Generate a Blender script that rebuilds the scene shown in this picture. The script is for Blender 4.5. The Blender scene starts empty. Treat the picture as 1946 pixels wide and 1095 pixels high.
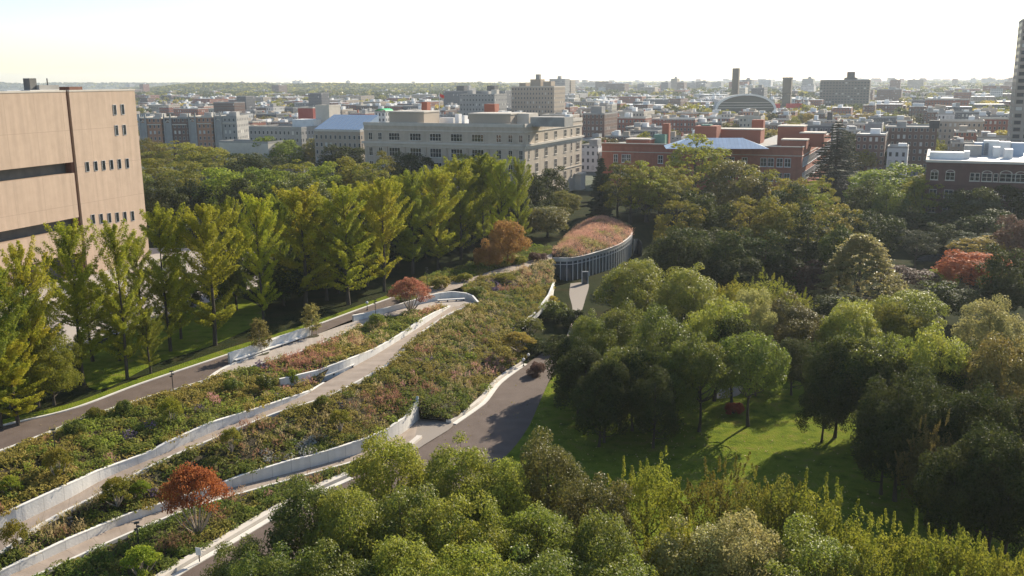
import bpy, math, random
import numpy as np
from mathutils import Vector, Matrix
from mathutils.geometry import delaunay_2d_cdt

# ------------------------------------------------------------------ camera, sky, sun, exposure
scene = bpy.context.scene
COL = scene.collection
F_PX, CX, CY, CAM_Z = 1800.0, 973.0, 547.5, 40.0          # focal length in photo pixels, camera height in metres
PITCH, ROLL = math.radians(12.44), math.radians(0.45)
SUN_AZ, SUN_EL = math.radians(38.0), math.radians(27.5)    # clockwise from +Y (view direction), above the horizon
SUN_STRENGTH, SKY_STRENGTH, EXPOSURE = 5.0, 0.095, 0.90

Rh = np.array([1.0, 0, 0]); Uh = np.array([0, math.sin(PITCH), math.cos(PITCH)])
FWD = np.array([0, math.cos(PITCH), -math.sin(PITCH)])
RIGHT = Rh*math.cos(ROLL) - Uh*math.sin(ROLL)
UP = Uh*math.cos(ROLL) + Rh*math.sin(ROLL)
cam_d = bpy.data.cameras.new('camera'); cam = bpy.data.objects.new('camera', cam_d); COL.objects.link(cam)
cam_d.sensor_width = 36.0; cam_d.lens = 36.0*F_PX/1946.0; cam_d.clip_start = 1.0; cam_d.clip_end = 30000.0
m = Matrix.Identity(4)
for i in range(3):
    m[i][0], m[i][1], m[i][2] = RIGHT[i], UP[i], -FWD[i]
m[2][3] = CAM_Z
cam.matrix_world = m
scene.camera = cam

world = bpy.data.worlds.new('World'); scene.world = world; world.use_nodes = True
wn = world.node_tree.nodes; bg = wn['Background']
sky = wn.new('ShaderNodeTexSky'); sky.sky_type = 'NISHITA'; sky.sun_disc = False
sky.sun_elevation = SUN_EL; sky.sun_rotation = SUN_AZ; sky.altitude = 50; sky.air_density = 0.95; sky.dust_density = 0.35; sky.ozone_density = 1.3
world.node_tree.links.new(sky.outputs[0], bg.inputs[0]); bg.inputs[1].default_value = SKY_STRENGTH
sun_d = bpy.data.lights.new('sun', 'SUN'); sun_d.energy = SUN_STRENGTH; sun_d.angle = math.radians(0.5); sun_d.color = (1.0, 0.89, 0.71)
sun = bpy.data.objects.new('sun', sun_d); COL.objects.link(sun)
S_DIR = Vector((math.sin(SUN_AZ)*math.cos(SUN_EL), math.cos(SUN_AZ)*math.cos(SUN_EL), math.sin(SUN_EL)))
sun.rotation_euler = (-S_DIR).to_track_quat('-Z', 'Y').to_euler(); sun.location = S_DIR*500
vs = scene.view_settings; vs.view_transform = 'Standard'; vs.look = 'None'; vs.exposure = EXPOSURE; vs.gamma = 1.0
scene.cycles.max_bounces = 6; scene.cycles.diffuse_bounces = 2; scene.cycles.transmission_bounces = 3
scene.cycles.transparent_max_bounces = 6; scene.cycles.volume_bounces = 0

# ------------------------------------------------------------------ helpers
def ray(px, py):
    return FWD + (px-CX)/F_PX*RIGHT - (py-CY)/F_PX*UP
def U(px, py, z=0.0):                       # where the sight line of a photo pixel meets the level z
    d = ray(px, py); t = (z-CAM_Z)/d[2]
    return np.array([d[0]*t, d[1]*t, z])
def proj(p):
    v = np.asarray(p, float) - np.array([0, 0, CAM_Z]); w = v@FWD
    return CX + F_PX*(v@RIGHT)/w, CY - F_PX*(v@UP)/w, w
def on_plane(px, py, p0, n):
    d = ray(px, py); c = np.array([0, 0, CAM_Z]); t = ((np.asarray(p0)-c)@n)/(d@n)
    return c + d*t
def at_y(px, py, y):                        # the point on a sight line at ground distance y
    d = ray(px, py); t = y/d[1]
    return np.array([0, 0, CAM_Z]) + d*t

def rngf(seed): return np.random.default_rng(seed)

class MB:
    """collects polygons; build() links them as ONE mesh object"""
    def __init__(self): self.c = []; self.n = 0
    def add(self, v, f, mat=0, uv=None):
        v = np.asarray(v, float).reshape(-1, 3); f = np.asarray(f, np.int64)
        self.c.append((v, f+self.n, mat, uv)); self.n += len(v); return self
    def quads(self, q, mat=0):              # (N,4,3)
        n = len(q); return self.add(q.reshape(-1, 3), np.arange(n*4).reshape(n, 4), mat)
    def box(self, c, s, rz=0.0, mat=0, uv=False):       # c: centre of the base, s: sizes
        x, y, z = s[0]/2, s[1]/2, s[2]
        v = np.array([[-x,-y,0],[x,-y,0],[x,y,0],[-x,y,0],[-x,-y,z],[x,-y,z],[x,y,z],[-x,y,z]])
        f = np.array([[0,1,5,4],[1,2,6,5],[2,3,7,6],[3,0,4,7],[4,5,6,7],[3,2,1,0]])
        cr, sr = math.cos(rz), math.sin(rz)
        w = v.copy(); w[:,0] = v[:,0]*cr-v[:,1]*sr; w[:,1] = v[:,0]*sr+v[:,1]*cr
        u = None
        if uv:
            u = np.zeros((6, 4, 2)); a, b = s[0], s[1]
            for k, L in enumerate((a, b, a, b)): u[k] = [[0,0],[L,0],[L,z],[0,z]]
            u[4] = u[5] = -50
        return self.add(w+np.asarray(c, float), f, mat, u)
    def prism(self, poly, z0, z1, mat=0, top=None, uv=False):   # poly (N,2) ccw
        p = np.asarray(poly, float); n = len(p)
        lo = np.c_[p, np.full(n, z0)]; hi = np.c_[p, np.full(n, z1)]
        i = np.arange(n); j = (i+1) % n
        f = np.c_[i, j, j+n, i+n]; u = None
        if uv:
            L = np.linalg.norm(p[j]-p[i], axis=1); u = np.zeros((n, 4, 2)); u[:,1,0] = L; u[:,2,0] = L; u[:,2,1] = z1-z0; u[:,3,1] = z1-z0
        self.add(np.r_[lo, hi], f, mat, u)
        self.add(hi, i[None, :], mat if top is None else top, np.full((1, n, 2), -50.0) if uv else None)
        return self
    def tube(self, pts, rad, sides=6, mat=0, cap=True):
        pts = np.asarray(pts, float); k = len(pts); rad = np.broadcast_to(np.asarray(rad, float), (k,))
        t = np.gradient(pts, axis=0); t /= np.linalg.norm(t, axis=1)[:, None]+1e-9
        ref = np.array([0.31, 0.17, 0.93]) if abs(t[0] @ np.array([0.31,0.17,0.93])) < .9 else np.array([1.0, 0, 0])
        a = np.cross(t, ref); a /= np.linalg.norm(a, axis=1)[:, None]+1e-9; b = np.cross(t, a)
        th = np.linspace(0, 2*math.pi, sides, endpoint=False)
        v = pts[:, None]+rad[:, None, None]*(a[:, None]*np.cos(th)[None, :, None]+b[:, None]*np.sin(th)[None, :, None])
        f = []
        for r in range(k-1):
            for s in range(sides):
                s2 = (s+1) % sides; f.append([r*sides+s, r*sides+s2, (r+1)*sides+s2, (r+1)*sides+s])
        self.add(v.reshape(-1, 3), f, mat)
        if cap: self.add(v[-1], np.arange(sides)[None, :], mat)
        return self
    def loft(self, rows, mat=0, uv=None):    # rows (R,N,3)
        rows = np.asarray(rows, float); R, N, _ = rows.shape
        i = np.arange(R*N).reshape(R, N)
        f = np.stack([i[:-1,:-1], i[:-1,1:], i[1:,1:], i[1:,:-1]], -1).reshape(-1, 4)
        u = None
        if uv is not None:
            q = np.asarray(uv, float).reshape(-1, 2); u = q[f]
        return self.add(rows.reshape(-1, 3), f, mat, u)
    def build(self, name, mats, parent=None, smooth=False, loc=None):
        me = bpy.data.meshes.new(name)
        V = np.concatenate([c[0] for c in self.c]) if self.c else np.zeros((0, 3))
        if loc is not None: V = V-np.asarray(loc)
        loops = np.concatenate([c[1].ravel() for c in self.c]); tot = np.concatenate([np.full(len(c[1]), c[1].shape[1]) for c in self.c])
        mi = np.concatenate([np.full(len(c[1]), c[2]) for c in self.c])
        me.vertices.add(len(V)); me.vertices.foreach_set('co', V.ravel().astype(np.float32))
        me.loops.add(len(loops)); me.loops.foreach_set('vertex_index', loops.astype(np.int32))
        me.polygons.add(len(tot)); me.polygons.foreach_set('loop_start', np.r_[0, np.cumsum(tot)[:-1]].astype(np.int32))
        me.polygons.foreach_set('loop_total', tot.astype(np.int32))
        if not isinstance(mats, (list, tuple)): mats = [mats]
        for x in mats: me.materials.append(x)
        me.polygons.foreach_set('material_index', mi.astype(np.int32))
        if any(c[3] is not None for c in self.c):
            uv = me.uv_layers.new(name='UVMap')
            U_ = np.concatenate([(np.asarray(c[3], float) if c[3] is not None else np.zeros(c[1].shape+(2,))).reshape(-1, 2) for c in self.c])
            uv.data.foreach_set('uv', U_.ravel().astype(np.float32))
        me.polygons.foreach_set('use_smooth', np.full(len(tot), bool(smooth)))
        me.update(); me.validate()
        o = bpy.data.objects.new(name, me); COL.objects.link(o)
        if loc is not None: o.location = [float(q) for q in loc]
        if parent is not None: o.parent = parent
        return o

def tag(o, label, cat, group=None):
    o['label'] = label; o['category'] = cat
    if group: o['group'] = group
    return o
def kind(o, k): o['kind'] = k; return o
def empty(name, loc=(0, 0, 0), rz=0.0):
    o = bpy.data.objects.new(name, None); COL.objects.link(o); o.location = [float(q) for q in loc]; o.rotation_euler = (0, 0, rz)
    o.empty_display_size = 0.5
    return o
def copy_tree(o, parent=None):
    c = o.copy(); COL.objects.link(c)
    if parent is not None: c.parent = parent
    for ch in list(o.children): copy_tree(ch, c)
    return c
def override(o, mats):                       # other materials on a copy that shares its mesh
    for s, mt in zip(o.material_slots, mats):
        if mt is not None: s.link = 'OBJECT'; s.material = mt

def resample(p, n, smooth=True):
    p = np.asarray(p, float)
    if smooth and len(p) > 2:
        q = [p[0]]
        ext = np.r_[[2*p[0]-p[1]], p, [2*p[-1]-p[-2]]]
        for i in range(1, len(ext)-2):
            p0, p1, p2, p3 = ext[i-1:i+3]
            for t in np.linspace(0, 1, 9)[1:]:
                q.append(.5*((2*p1)+(-p0+p2)*t+(2*p0-5*p1+4*p2-p3)*t*t+(-p0+3*p1-3*p2+p3)*t**3))
        p = np.array(q)
    s = np.r_[0, np.cumsum(np.linalg.norm(np.diff(p[:, :2], axis=0), axis=1))]
    u = np.linspace(0, s[-1], n)
    return np.stack([np.interp(u, s, p[:, k]) for k in range(p.shape[1])], -1)
def W(pts, n=None, smooth=True):             # photo pixels with a level each -> world polyline
    q = np.array([U(*p) for p in pts])
    return q if n is None else resample(q, n, smooth)
def vnoise(x, y, seed=0):                    # smooth value noise in 0..1
    r = rngf(seed).random((64, 64)); xi = np.floor(x).astype(int); yi = np.floor(y).astype(int); fx = x-xi; fy = y-yi
    fx = fx*fx*(3-2*fx); fy = fy*fy*(3-2*fy); g = lambda a, b: r[a % 64, b % 64]
    return (g(xi, yi)*(1-fx)+g(xi+1, yi)*fx)*(1-fy)+(g(xi, yi+1)*(1-fx)+g(xi+1, yi+1)*fx)*fy
def inside(P, poly):
    x, y = P[:, 0], P[:, 1]; r = np.zeros(len(P), bool); n = len(poly)
    for i in range(n):
        x0, y0 = poly[i][:2]; x1, y1 = poly[(i+1) % n][:2]
        c = ((y0 > y) != (y1 > y)) & (x < (x1-x0)*(y-y0)/((y1-y0) if y1 != y0 else 1e-9)+x0); r ^= c
    return r
def idw(P, B, power=3.0):                    # level inside a border from the levels along it
    z = np.zeros(len(P))
    for i in range(0, len(P), 4000):
        d2 = ((P[i:i+4000, None, :2]-B[None, :, :2])**2).sum(-1)+1e-4; w = d2**(-power/2); z[i:i+4000] = (w*B[None, :, 2]).sum(1)/w.sum(1)
    return z
def sheet_mesh(B, step, bump=0.0, seed=1):   # a surface that fills a border polygon
    B = np.asarray(B, float); lo = B[:, :2].min(0); hi = B[:, :2].max(0)
    gx, gy = np.meshgrid(np.arange(lo[0], hi[0], step), np.arange(lo[1], hi[1], step)); r = rngf(seed)
    G = np.c_[gx.ravel(), gy.ravel()]+r.uniform(-.3, .3, (gx.size, 2))*step
    G = G[inside(G, B)]
    d = np.sqrt(((G[:, None]-B[None, :, :2])**2).sum(-1).min(1)) if len(G)*len(B) < 4e7 else np.full(len(G), 9.0)
    G = G[d > step*.45]
    pts = [Vector(p[:2]) for p in B]+[Vector(p) for p in G]
    n = len(B)
    v, e, f, *_ = delaunay_2d_cdt(pts, [(i, (i+1) % n) for i in range(n)], [], 1, 1e-5)
    V = np.array([[q.x, q.y] for q in v]); z = idw(V, B)
    db = np.sqrt(((V[:, None]-B[None, :, :2])**2).sum(-1).min(1))
    if bump: z = z+bump*np.clip(db/2.0, 0, 1)*(vnoise(V[:, 0]/3.1, V[:, 1]/3.1, seed)-.35)
    return np.c_[V, z], [list(t) for t in f if len(t) == 3]

# ------------------------------------------------------------------ materials
def nodes(mt):
    mt.use_nodes = True; nt = mt.node_tree; return nt, nt.nodes, nt.links, nt.nodes['Principled BSDF']
def ramp(n, pts):
    r = n.new('ShaderNodeValToRGB'); e = r.color_ramp.elements
    while len(e) < len(pts): e.new(0.5)
    for k, (p, c) in enumerate(pts): e[k].position = p; e[k].color = (*c, 1)
    return r
def surf(name, cols, scale=1.0, rough=0.85, bump=0.0, bscale=None, detail=6.0, spec=0.3, stretch=None, metal=0.0, coord='Object'):
    """a surface whose colour wanders between cols on noise"""
    mt = bpy.data.materials.new(name); nt, n, l, p = nodes(mt)
    tc = n.new('ShaderNodeTexCoord'); src = tc.outputs[coord]
    if stretch:
        mp = n.new('ShaderNodeMapping'); mp.inputs['Scale'].default_value = stretch; l.new(src, mp.inputs[0]); src = mp.outputs[0]
    nz = n.new('ShaderNodeTexNoise'); nz.inputs['Scale'].default_value = scale; nz.inputs['Detail'].default_value = detail; l.new(src, nz.inputs['Vector'])
    k = len(cols); r = ramp(n, [(0.3+0.4*i/max(1, k-1), c) for i, c in enumerate(cols)]); l.new(nz.outputs[0], r.inputs[0])
    l.new(r.outputs[0], p.inputs['Base Color']); p.inputs['Roughness'].default_value = rough; p.inputs['Specular IOR Level'].default_value = spec
    p.inputs['Metallic'].default_value = metal
    if bump:
        n2 = n.new('ShaderNodeTexNoise'); n2.inputs['Scale'].default_value = bscale or scale*6; n2.inputs['Detail'].default_value = 4; l.new(src, n2.inputs['Vector'])
        b = n.new('ShaderNodeBump'); b.inputs['Strength'].default_value = bump; b.inputs['Distance'].default_value = .2; l.new(n2.outputs[0], b.inputs['Height']); l.new(b.outputs[0], p.inputs['Normal'])
    return mt
def leaf_mat(name, a, b, c, trans=0.4, rough=0.6, spec=0.2, patch=0.5):
    """leaves: each leaf between a and b, clumps drifting to c, light passing through"""
    mt = bpy.data.materials.new(name); nt, n, l, p = nodes(mt)
    g = n.new('ShaderNodeNewGeometry'); mx = n.new('ShaderNodeMix'); mx.data_type = 'RGBA'
    mx.inputs[6].default_value = (*a, 1); mx.inputs[7].default_value = (*b, 1); l.new(g.outputs['Random Per Island'], mx.inputs[0])
    tc = n.new('ShaderNodeTexCoord'); oi = n.new('ShaderNodeObjectInfo')
    ad = n.new('ShaderNodeVectorMath'); ad.operation = 'MULTIPLY_ADD'; ad.inputs[1].default_value = (1, 1, 1)
    l.new(tc.outputs['Object'], ad.inputs[0])
    sc = n.new('ShaderNodeMath'); sc.operation = 'MULTIPLY'; sc.inputs[1].default_value = 57.0; l.new(oi.outputs['Random'], sc.inputs[0]); l.new(sc.outputs[0], ad.inputs[2])
    nz = n.new('ShaderNodeTexNoise'); nz.inputs['Scale'].default_value = .42; nz.inputs['Detail'].default_value = 2.5; l.new(ad.outputs[0], nz.inputs['Vector'])
    mr = n.new('ShaderNodeMapRange'); mr.inputs[1].default_value = .42; mr.inputs[2].default_value = .68; mr.inputs[3].default_value = 0; mr.inputs[4].default_value = patch
    l.new(nz.outputs[0], mr.inputs[0])
    m2 = n.new('ShaderNodeMix'); m2.data_type = 'RGBA'; l.new(mr.outputs[0], m2.inputs[0]); l.new(mx.outputs[2], m2.inputs[6]); m2.inputs[7].default_value = (*c, 1)
    hs = n.new('ShaderNodeHueSaturation'); l.new(m2.outputs[2], hs.inputs['Color'])
    hv = n.new('ShaderNodeMapRange'); hv.inputs[3].default_value = .75; hv.inputs[4].default_value = 1.25; l.new(oi.outputs['Random'], hv.inputs[0]); l.new(hv.outputs[0], hs.inputs['Value'])
    hh = n.new('ShaderNodeMapRange'); hh.inputs[3].default_value = .485; hh.inputs[4].default_value = .515
    s2 = n.new('ShaderNodeMath'); s2.operation = 'FRACT'; l.new(sc.outputs[0], s2.inputs[0]); l.new(s2.outputs[0], hh.inputs[0]); l.new(hh.outputs[0], hs.inputs['Hue'])
    l.new(hs.outputs[0], p.inputs['Base Color']); p.inputs['Roughness'].default_value = rough; p.inputs['Specular IOR Level'].default_value = spec
    t = n.new('ShaderNodeBsdfTranslucent'); g2 = n.new('ShaderNodeGamma'); g2.inputs[1].default_value = .8; l.new(hs.outputs[0], g2.inputs[0]); l.new(g2.outputs[0], t.inputs[0])
    ms = n.new('ShaderNodeMixShader'); ms.inputs[0].default_value = trans; l.new(p.outputs[0], ms.inputs[1]); l.new(t.outputs[0], ms.inputs[2])
    l.new(ms.outputs[0], n['Material Output'].inputs['Surface'])
    return mt
def panel_mat(name, cols, panel, line=0.02, dark=0.55, rough=0.75, vline=None, streak=0.0):
    """concrete with joints every PANEL metres along the wall (UV in metres)"""
    mt = surf(name, cols, scale=.6, rough=rough, bump=.1, bscale=5); nt, n, l, p = nodes(mt)
    base = p.inputs['Base Color'].links[0].from_socket
    uv = n.new('ShaderNodeUVMap'); sp = n.new('ShaderNodeSeparateXYZ'); l.new(uv.outputs[0], sp.inputs[0])
    def joint(out, per, w):
        d = n.new('ShaderNodeMath'); d.operation = 'DIVIDE'; d.inputs[1].default_value = per; l.new(out, d.inputs[0])
        f = n.new('ShaderNodeMath'); f.operation = 'FRACT'; l.new(d.outputs[0], f.inputs[0])
        c = n.new('ShaderNodeMath'); c.operation = 'LESS_THAN'; c.inputs[1].default_value = w/per; l.new(f.outputs[0], c.inputs[0]); return c.outputs[0]
    fac = joint(sp.outputs[0], panel, line)
    if vline:
        j = joint(sp.outputs[1], vline, line); a = n.new('ShaderNodeMath'); a.operation = 'MAXIMUM'; l.new(fac, a.inputs[0]); l.new(j, a.inputs[1]); fac = a.outputs[0]
    if streak:
        mp = n.new('ShaderNodeMapping'); mp.inputs['Scale'].default_value = (.9, .06, 1); l.new(uv.outputs[0], mp.inputs[0])
        nz = n.new('ShaderNodeTexNoise'); nz.inputs['Scale'].default_value = 1.0; nz.inputs['Detail'].default_value = 5; l.new(mp.outputs[0], nz.inputs['Vector'])
        rr = ramp(n, [(.35, (1-streak,)*3), (.65, (1, 1, 1))]); l.new(nz.outputs[0], rr.inputs[0])
        mu = n.new('ShaderNodeMix'); mu.data_type = 'RGBA'; mu.blend_type = 'MULTIPLY'; mu.inputs[0].default_value = 1; l.new(base, mu.inputs[6]); l.new(rr.outputs[0], mu.inputs[7]); base = mu.outputs[2]
    mx = n.new('ShaderNodeMix'); mx.data_type = 'RGBA'; l.new(fac, mx.inputs[0]); l.new(base, mx.inputs[6]); mx.inputs[7].default_value = tuple(dark*q for q in cols[0])+(1,)
    l.new(mx.outputs[2], p.inputs['Base Color'])
    return mt
def facade_mat(name, col, col2, glass=(.03, .035, .045), win=(2.3, 3.1), size=(.36, .46), trim=(.45, .43, .4), lit=0.12):
    """town walls: brick with rows of windows (UV in metres; u < -10 has none)"""
    mt = surf(name, [col, col2], scale=.35, rough=.9); nt, n, l, p = nodes(mt); base = p.inputs['Base Color'].links[0].from_socket
    uv = n.new('ShaderNodeUVMap'); sp = n.new('ShaderNodeSeparateXYZ'); l.new(uv.outputs[0], sp.inputs[0])
    def M(op, a, b=None):
        q = n.new('ShaderNodeMath'); q.operation = op
        for k, x in enumerate((a, b)):
            if x is None: continue
            if isinstance(x, (int, float)): q.inputs[k].default_value = x
            else: l.new(x, q.inputs[k])
        return q.outputs[0]
    u = M('DIVIDE', sp.outputs[0], win[0]); v = M('DIVIDE', sp.outputs[1], win[1])
    fu, fv = M('FRACT', u), M('FRACT', v)
    au, av = M('ABSOLUTE', M('SUBTRACT', fu, .5)), M('ABSOLUTE', M('SUBTRACT', fv, .52))
    ok = M('GREATER_THAN', sp.outputs[0], -10)
    w_in = M('MULTIPLY', M('MULTIPLY', M('LESS_THAN', au, size[0]/2), M('LESS_THAN', av, size[1]/2)), ok)
    w_tr = M('MULTIPLY', M('MULTIPLY', M('LESS_THAN', au, size[0]/2+.05), M('LESS_THAN', av, size[1]/2+.05)), ok)
    cb = n.new('ShaderNodeCombineXYZ'); l.new(M('FLOOR', u), cb.inputs[0]); l.new(M('FLOOR', v), cb.inputs[1])
    wnz = n.new('ShaderNodeTexWhiteNoise'); wnz.noise_dimensions = '2D'; l.new(cb.outputs[0], wnz.inputs[0])
    blind = M('GREATER_THAN', wnz.outputs[0], 1-lit)
    gm = n.new('ShaderNodeMix'); gm.data_type = 'RGBA'; l.new(blind, gm.inputs[0]); gm.inputs[6].default_value = (*glass, 1); gm.inputs[7].default_value = (.5, .48, .44, 1)
    m1 = n.new('ShaderNodeMix'); m1.data_type = 'RGBA'; l.new(w_tr, m1.inputs[0]); l.new(base, m1.inputs[6]); m1.inputs[7].default_value = (*trim, 1)
    m2 = n.new('ShaderNodeMix'); m2.data_type = 'RGBA'; l.new(w_in, m2.inputs[0]); l.new(m1.outputs[2], m2.inputs[6]); l.new(gm.outputs[2], m2.inputs[7])
    l.new(m2.outputs[2], p.inputs['Base Color'])
    r = M('SUBTRACT', .9, M('MULTIPLY', w_in, .6)); l.new(r, p.inputs['Roughness'])
    return mt

M = {}
M['grass'] = surf('lawn grass', [(.07, .10, .010), (.115, .155, .013), (.15, .18, .018), (.17, .16, .035)], scale=.55, rough=1.0, bump=1.0, bscale=5, detail=12, spec=.03)
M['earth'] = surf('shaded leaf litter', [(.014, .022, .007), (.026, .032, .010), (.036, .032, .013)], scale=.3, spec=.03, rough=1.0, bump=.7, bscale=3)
M['town'] = surf('town ground', [(.10, .10, .095), (.055, .075, .035), (.13, .125, .115), (.05, .065, .03)], scale=.012, rough=.95, detail=9)
M['soil'] = surf('planting bed soil', [(.035, .026, .014), (.055, .042, .02), (.045, .05, .014)], scale=.5, rough=.95, bump=.8, bscale=4)
M['asphalt'] = surf('brown asphalt', [(.10, .072, .058), (.135, .10, .082)], scale=.5, rough=.85, bump=.25, bscale=14, detail=10)

M['pave'] = panel_mat('pale paving', [(.36, .31, .265), (.45, .39, .34)], 2.4, line=.05, dark=.72, streak=.14)
M['ramp'] = panel_mat('tan path paving', [(.30, .24, .195), (.38, .31, .255)], 3.0, line=.05, dark=.72, streak=.16)
M['drive'] = surf('drive paving', [(.34, .30, .26), (.41, .36, .31)], scale=.12, rough=.85, detail=10)
M['kerb'] = surf('kerb stone', [(.58, .55, .5), (.68, .65, .6)], scale=.8, rough=.7)
M['wall'] = panel_mat('white concrete panels', [(.68, .66, .62), (.76, .74, .70)], 2.4, line=.05, dark=.6, streak=.15)
M['bark'] = surf('bark', [(.05, .04, .03), (.085, .068, .05)], scale=1.5, rough=.95, bump=.6, bscale=8, stretch=(3, 3, .6))
M['palebark'] = surf('pale bark', [(.24, .20, .16), (.34, .29, .24)], scale=1.5, rough=.9, stretch=(3, 3, .6))
M['metal'] = surf('dark painted metal', [(.02, .02, .022), (.035, .035, .035)], scale=2, rough=.45, spec=.5)
M['steel'] = surf('pale metal', [(.55, .56, .57), (.62, .63, .64)], scale=.7, rough=.4, metal=.6)
M['glass'] = surf('dark window glass', [(.012, .016, .02), (.03, .036, .042)], scale=.15, rough=.06, spec=.8)
M['whitepaint'] = surf('white paint', [(.68, .67, .65), (.76, .75, .73)], scale=.8, rough=.55)
# ------------------------------------------------------------------ the ground
ZE = -5.5                                     # the garden floor; the road, the museum and the town lie at 0
L_PX = [(-260, 880), (0, 812), (140, 778), (270, 730), (437, 674), (520, 645), (607, 617), (700, 583), (800, 548), (890, 529), (935, 515), (1000, 498), (1050, 482)]
Lw = W([(x, y, 0) for x, y in L_PX], 60)
def ground_z(x, y):
    """0 up to the road kerb line, the garden floor beyond it, back to 0 towards the town"""
    x = np.asarray(x, float); y = np.asarray(y, float)
    A = np.r_[[Lw[0]-(Lw[1]-Lw[0])*60], Lw, [Lw[-1]+(Lw[-1]-Lw[-2])*40]]
    best = np.full(x.shape, 1e9); sd = np.zeros(x.shape)
    for i in range(len(A)-1):
        a, b = A[i, :2], A[i+1, :2]; e = b-a; t = np.clip(((x-a[0])*e[0]+(y-a[1])*e[1])/(e@e), 0, 1)
        dx, dy = x-a[0]-t*e[0], y-a[1]-t*e[1]; d = np.hypot(dx, dy); s = np.sign(e[1]*dx-e[0]*dy)
        k = d < best; best = np.where(k, d, best); sd = np.where(k, s*d, sd)
    r = np.clip((sd-.6)/3.0, 0, 1); far = np.clip((y-318)/24, 0, 1); far = far*far*(3-2*far)
    return ZE*r*(1-far)
gxs = np.unique(np.r_[-9000, -6000, -4000, -2500, -1500, -900, -600, -400, -280, np.arange(-200, 201, 2.5), 280, 400, 600, 900, 1500, 2500, 4000, 6000, 9000])
gys = np.unique(np.r_[-60, -20, np.arange(10, 345, 2.5), 400, 500, 700, 1000, 1500, 2200, 3200, 4500, 6500, 9000])
GX, GY = np.meshgrid(gxs, gys); GZ = ground_z(GX, GY)
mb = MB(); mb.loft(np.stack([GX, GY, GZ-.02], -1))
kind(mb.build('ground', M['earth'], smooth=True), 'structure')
# the town's own ground, a sheet over the earth
mb = MB(); xs = np.linspace(-9000, 9000, 7); ys = np.array([345, 700, 2000, 5000, 9000]); gx, gy = np.meshgrid(xs, ys)
mb.loft(np.stack([gx, gy, np.zeros_like(gx)+.02], -1)); kind(mb.build('town_ground', M['town']), 'structure')

def sheet(name, B, mat, step=2.0, lift=0.0, bump=0.0, k='structure', smooth=True):
    V, f = sheet_mesh(B, step, bump); V[:, 2] += lift
    mb = MB(); mb.add(V, f); o = mb.build(name, mat, smooth=smooth)
    if k: kind(o, k)
    return o
def band(name, A, B, mat, lift=0.0, n=5, k='structure'):
    """a path between two edge lines"""
    A, B = np.asarray(A), np.asarray(B); t = np.linspace(0, 1, n)[:, None, None]
    rows = A[None]*(1-t)+B[None]*t; rows[..., 2] += lift
    s = np.r_[0, np.cumsum(np.linalg.norm(np.diff(A[:, :2], axis=0), axis=1))]; w = np.linalg.norm((A-B)[:, :2], axis=1)
    uv = np.stack([np.stack([s, w*q], -1) for q in np.linspace(0, 1, n)])
    mb = MB(); mb.loft(rows, 0, uv); o = mb.build(name, mat, smooth=True)
    return kind(o, k) if k else o
def strip_wall(mb, base, top, thick, side=1.0, mat=0, sink=.5):
    """a wall swept along BASE (N,3) up to the levels TOP, thickness to one side, with a UV in metres"""
    base = np.asarray(base, float); top = np.asarray(top, float)
    t = np.gradient(base[:, :2], axis=0); t /= np.linalg.norm(t, axis=1)[:, None]+1e-9; nrm = np.c_[-t[:, 1], t[:, 0]]*side*thick
    s = np.r_[0, np.cumsum(np.linalg.norm(np.diff(base[:, :2], axis=0), axis=1))]
    a = base.copy(); a[:, 2] -= sink; b = base.copy(); b[:, 2] = top; c = b.copy(); c[:, :2] += nrm; d = a.copy(); d[:, :2] += nrm
    rows = np.stack([a, b, c, d]); h = top-base[:, 2]
    uv = np.stack([np.c_[s, np.zeros_like(s)], np.c_[s, h], np.c_[s, h+.2], np.c_[s, np.zeros_like(s)]])
    mb.loft(rows, mat, uv)
    for i in (0, -1): mb.add(np.stack([a[i], b[i], c[i], d[i]]), [[0, 1, 2, 3]], mat)
    return mb
def top_from(base, top_px):
    """levels that put the top of a wall standing on BASE at the photo line TOP_PX"""
    tp = np.array(sorted(top_px), float); out = []
    for p in base:
        lo, hi = p[2], p[2]+6.0
        for _ in range(30):
            z = (lo+hi)/2; x, y, _w = proj([p[0], p[1], z])
            if y > np.interp(x, tp[:, 0], tp[:, 1]): lo = z
            else: hi = z
        out.append(max(z, p[2]+.06))
    return np.array(out)
def lin(px, x0, z0, x1, z1): return [(x, y, z0+(z1-z0)*(x-x0)/(x1-x0)) for x, y in px]

N = 90
# --- the dark road and the tan crest path
road_hi = W([(x, y, 0.0) for x, y in [(-260, 880), (0, 812), (140, 778), (270, 730), (437, 674), (520, 645), (607, 617), (700, 583), (800, 548)]], N)
road_lo = W([(x, y, 0.0) for x, y in [(-260, 935), (0, 857), (164, 793), (297, 750), (377, 729), (437, 694), (590, 640), (672, 607), (760, 580), (815, 561)]], N)
band('road', road_hi, road_lo, M['asphalt'], .03)
cr_hi = W([(x, y, 0.0) for x, y in [(800, 548), (890, 529), (935, 515), (1000, 498), (1050, 482)]], 40)
cr_lo = W([(x, y, 0.0) for x, y in [(815, 561), (867, 549), (917, 530), (984, 515), (1049, 494)]], 40)
band('crest_path', cr_hi, cr_lo, M['ramp'], .035)
def kerb(line, h=.14, w=.3, lift=0.0, side=1):
    b = np.array(line); b[:, 2] += lift
    mb = MB(); strip_wall(mb, b, b[:, 2]+h, w, side, sink=.25); return kind(mb.build('kerb', M['kerb']), 'structure')
kerb(road_hi, .15, .35)
kerb(road_lo[:52], .16, .4, side=-1)
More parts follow.
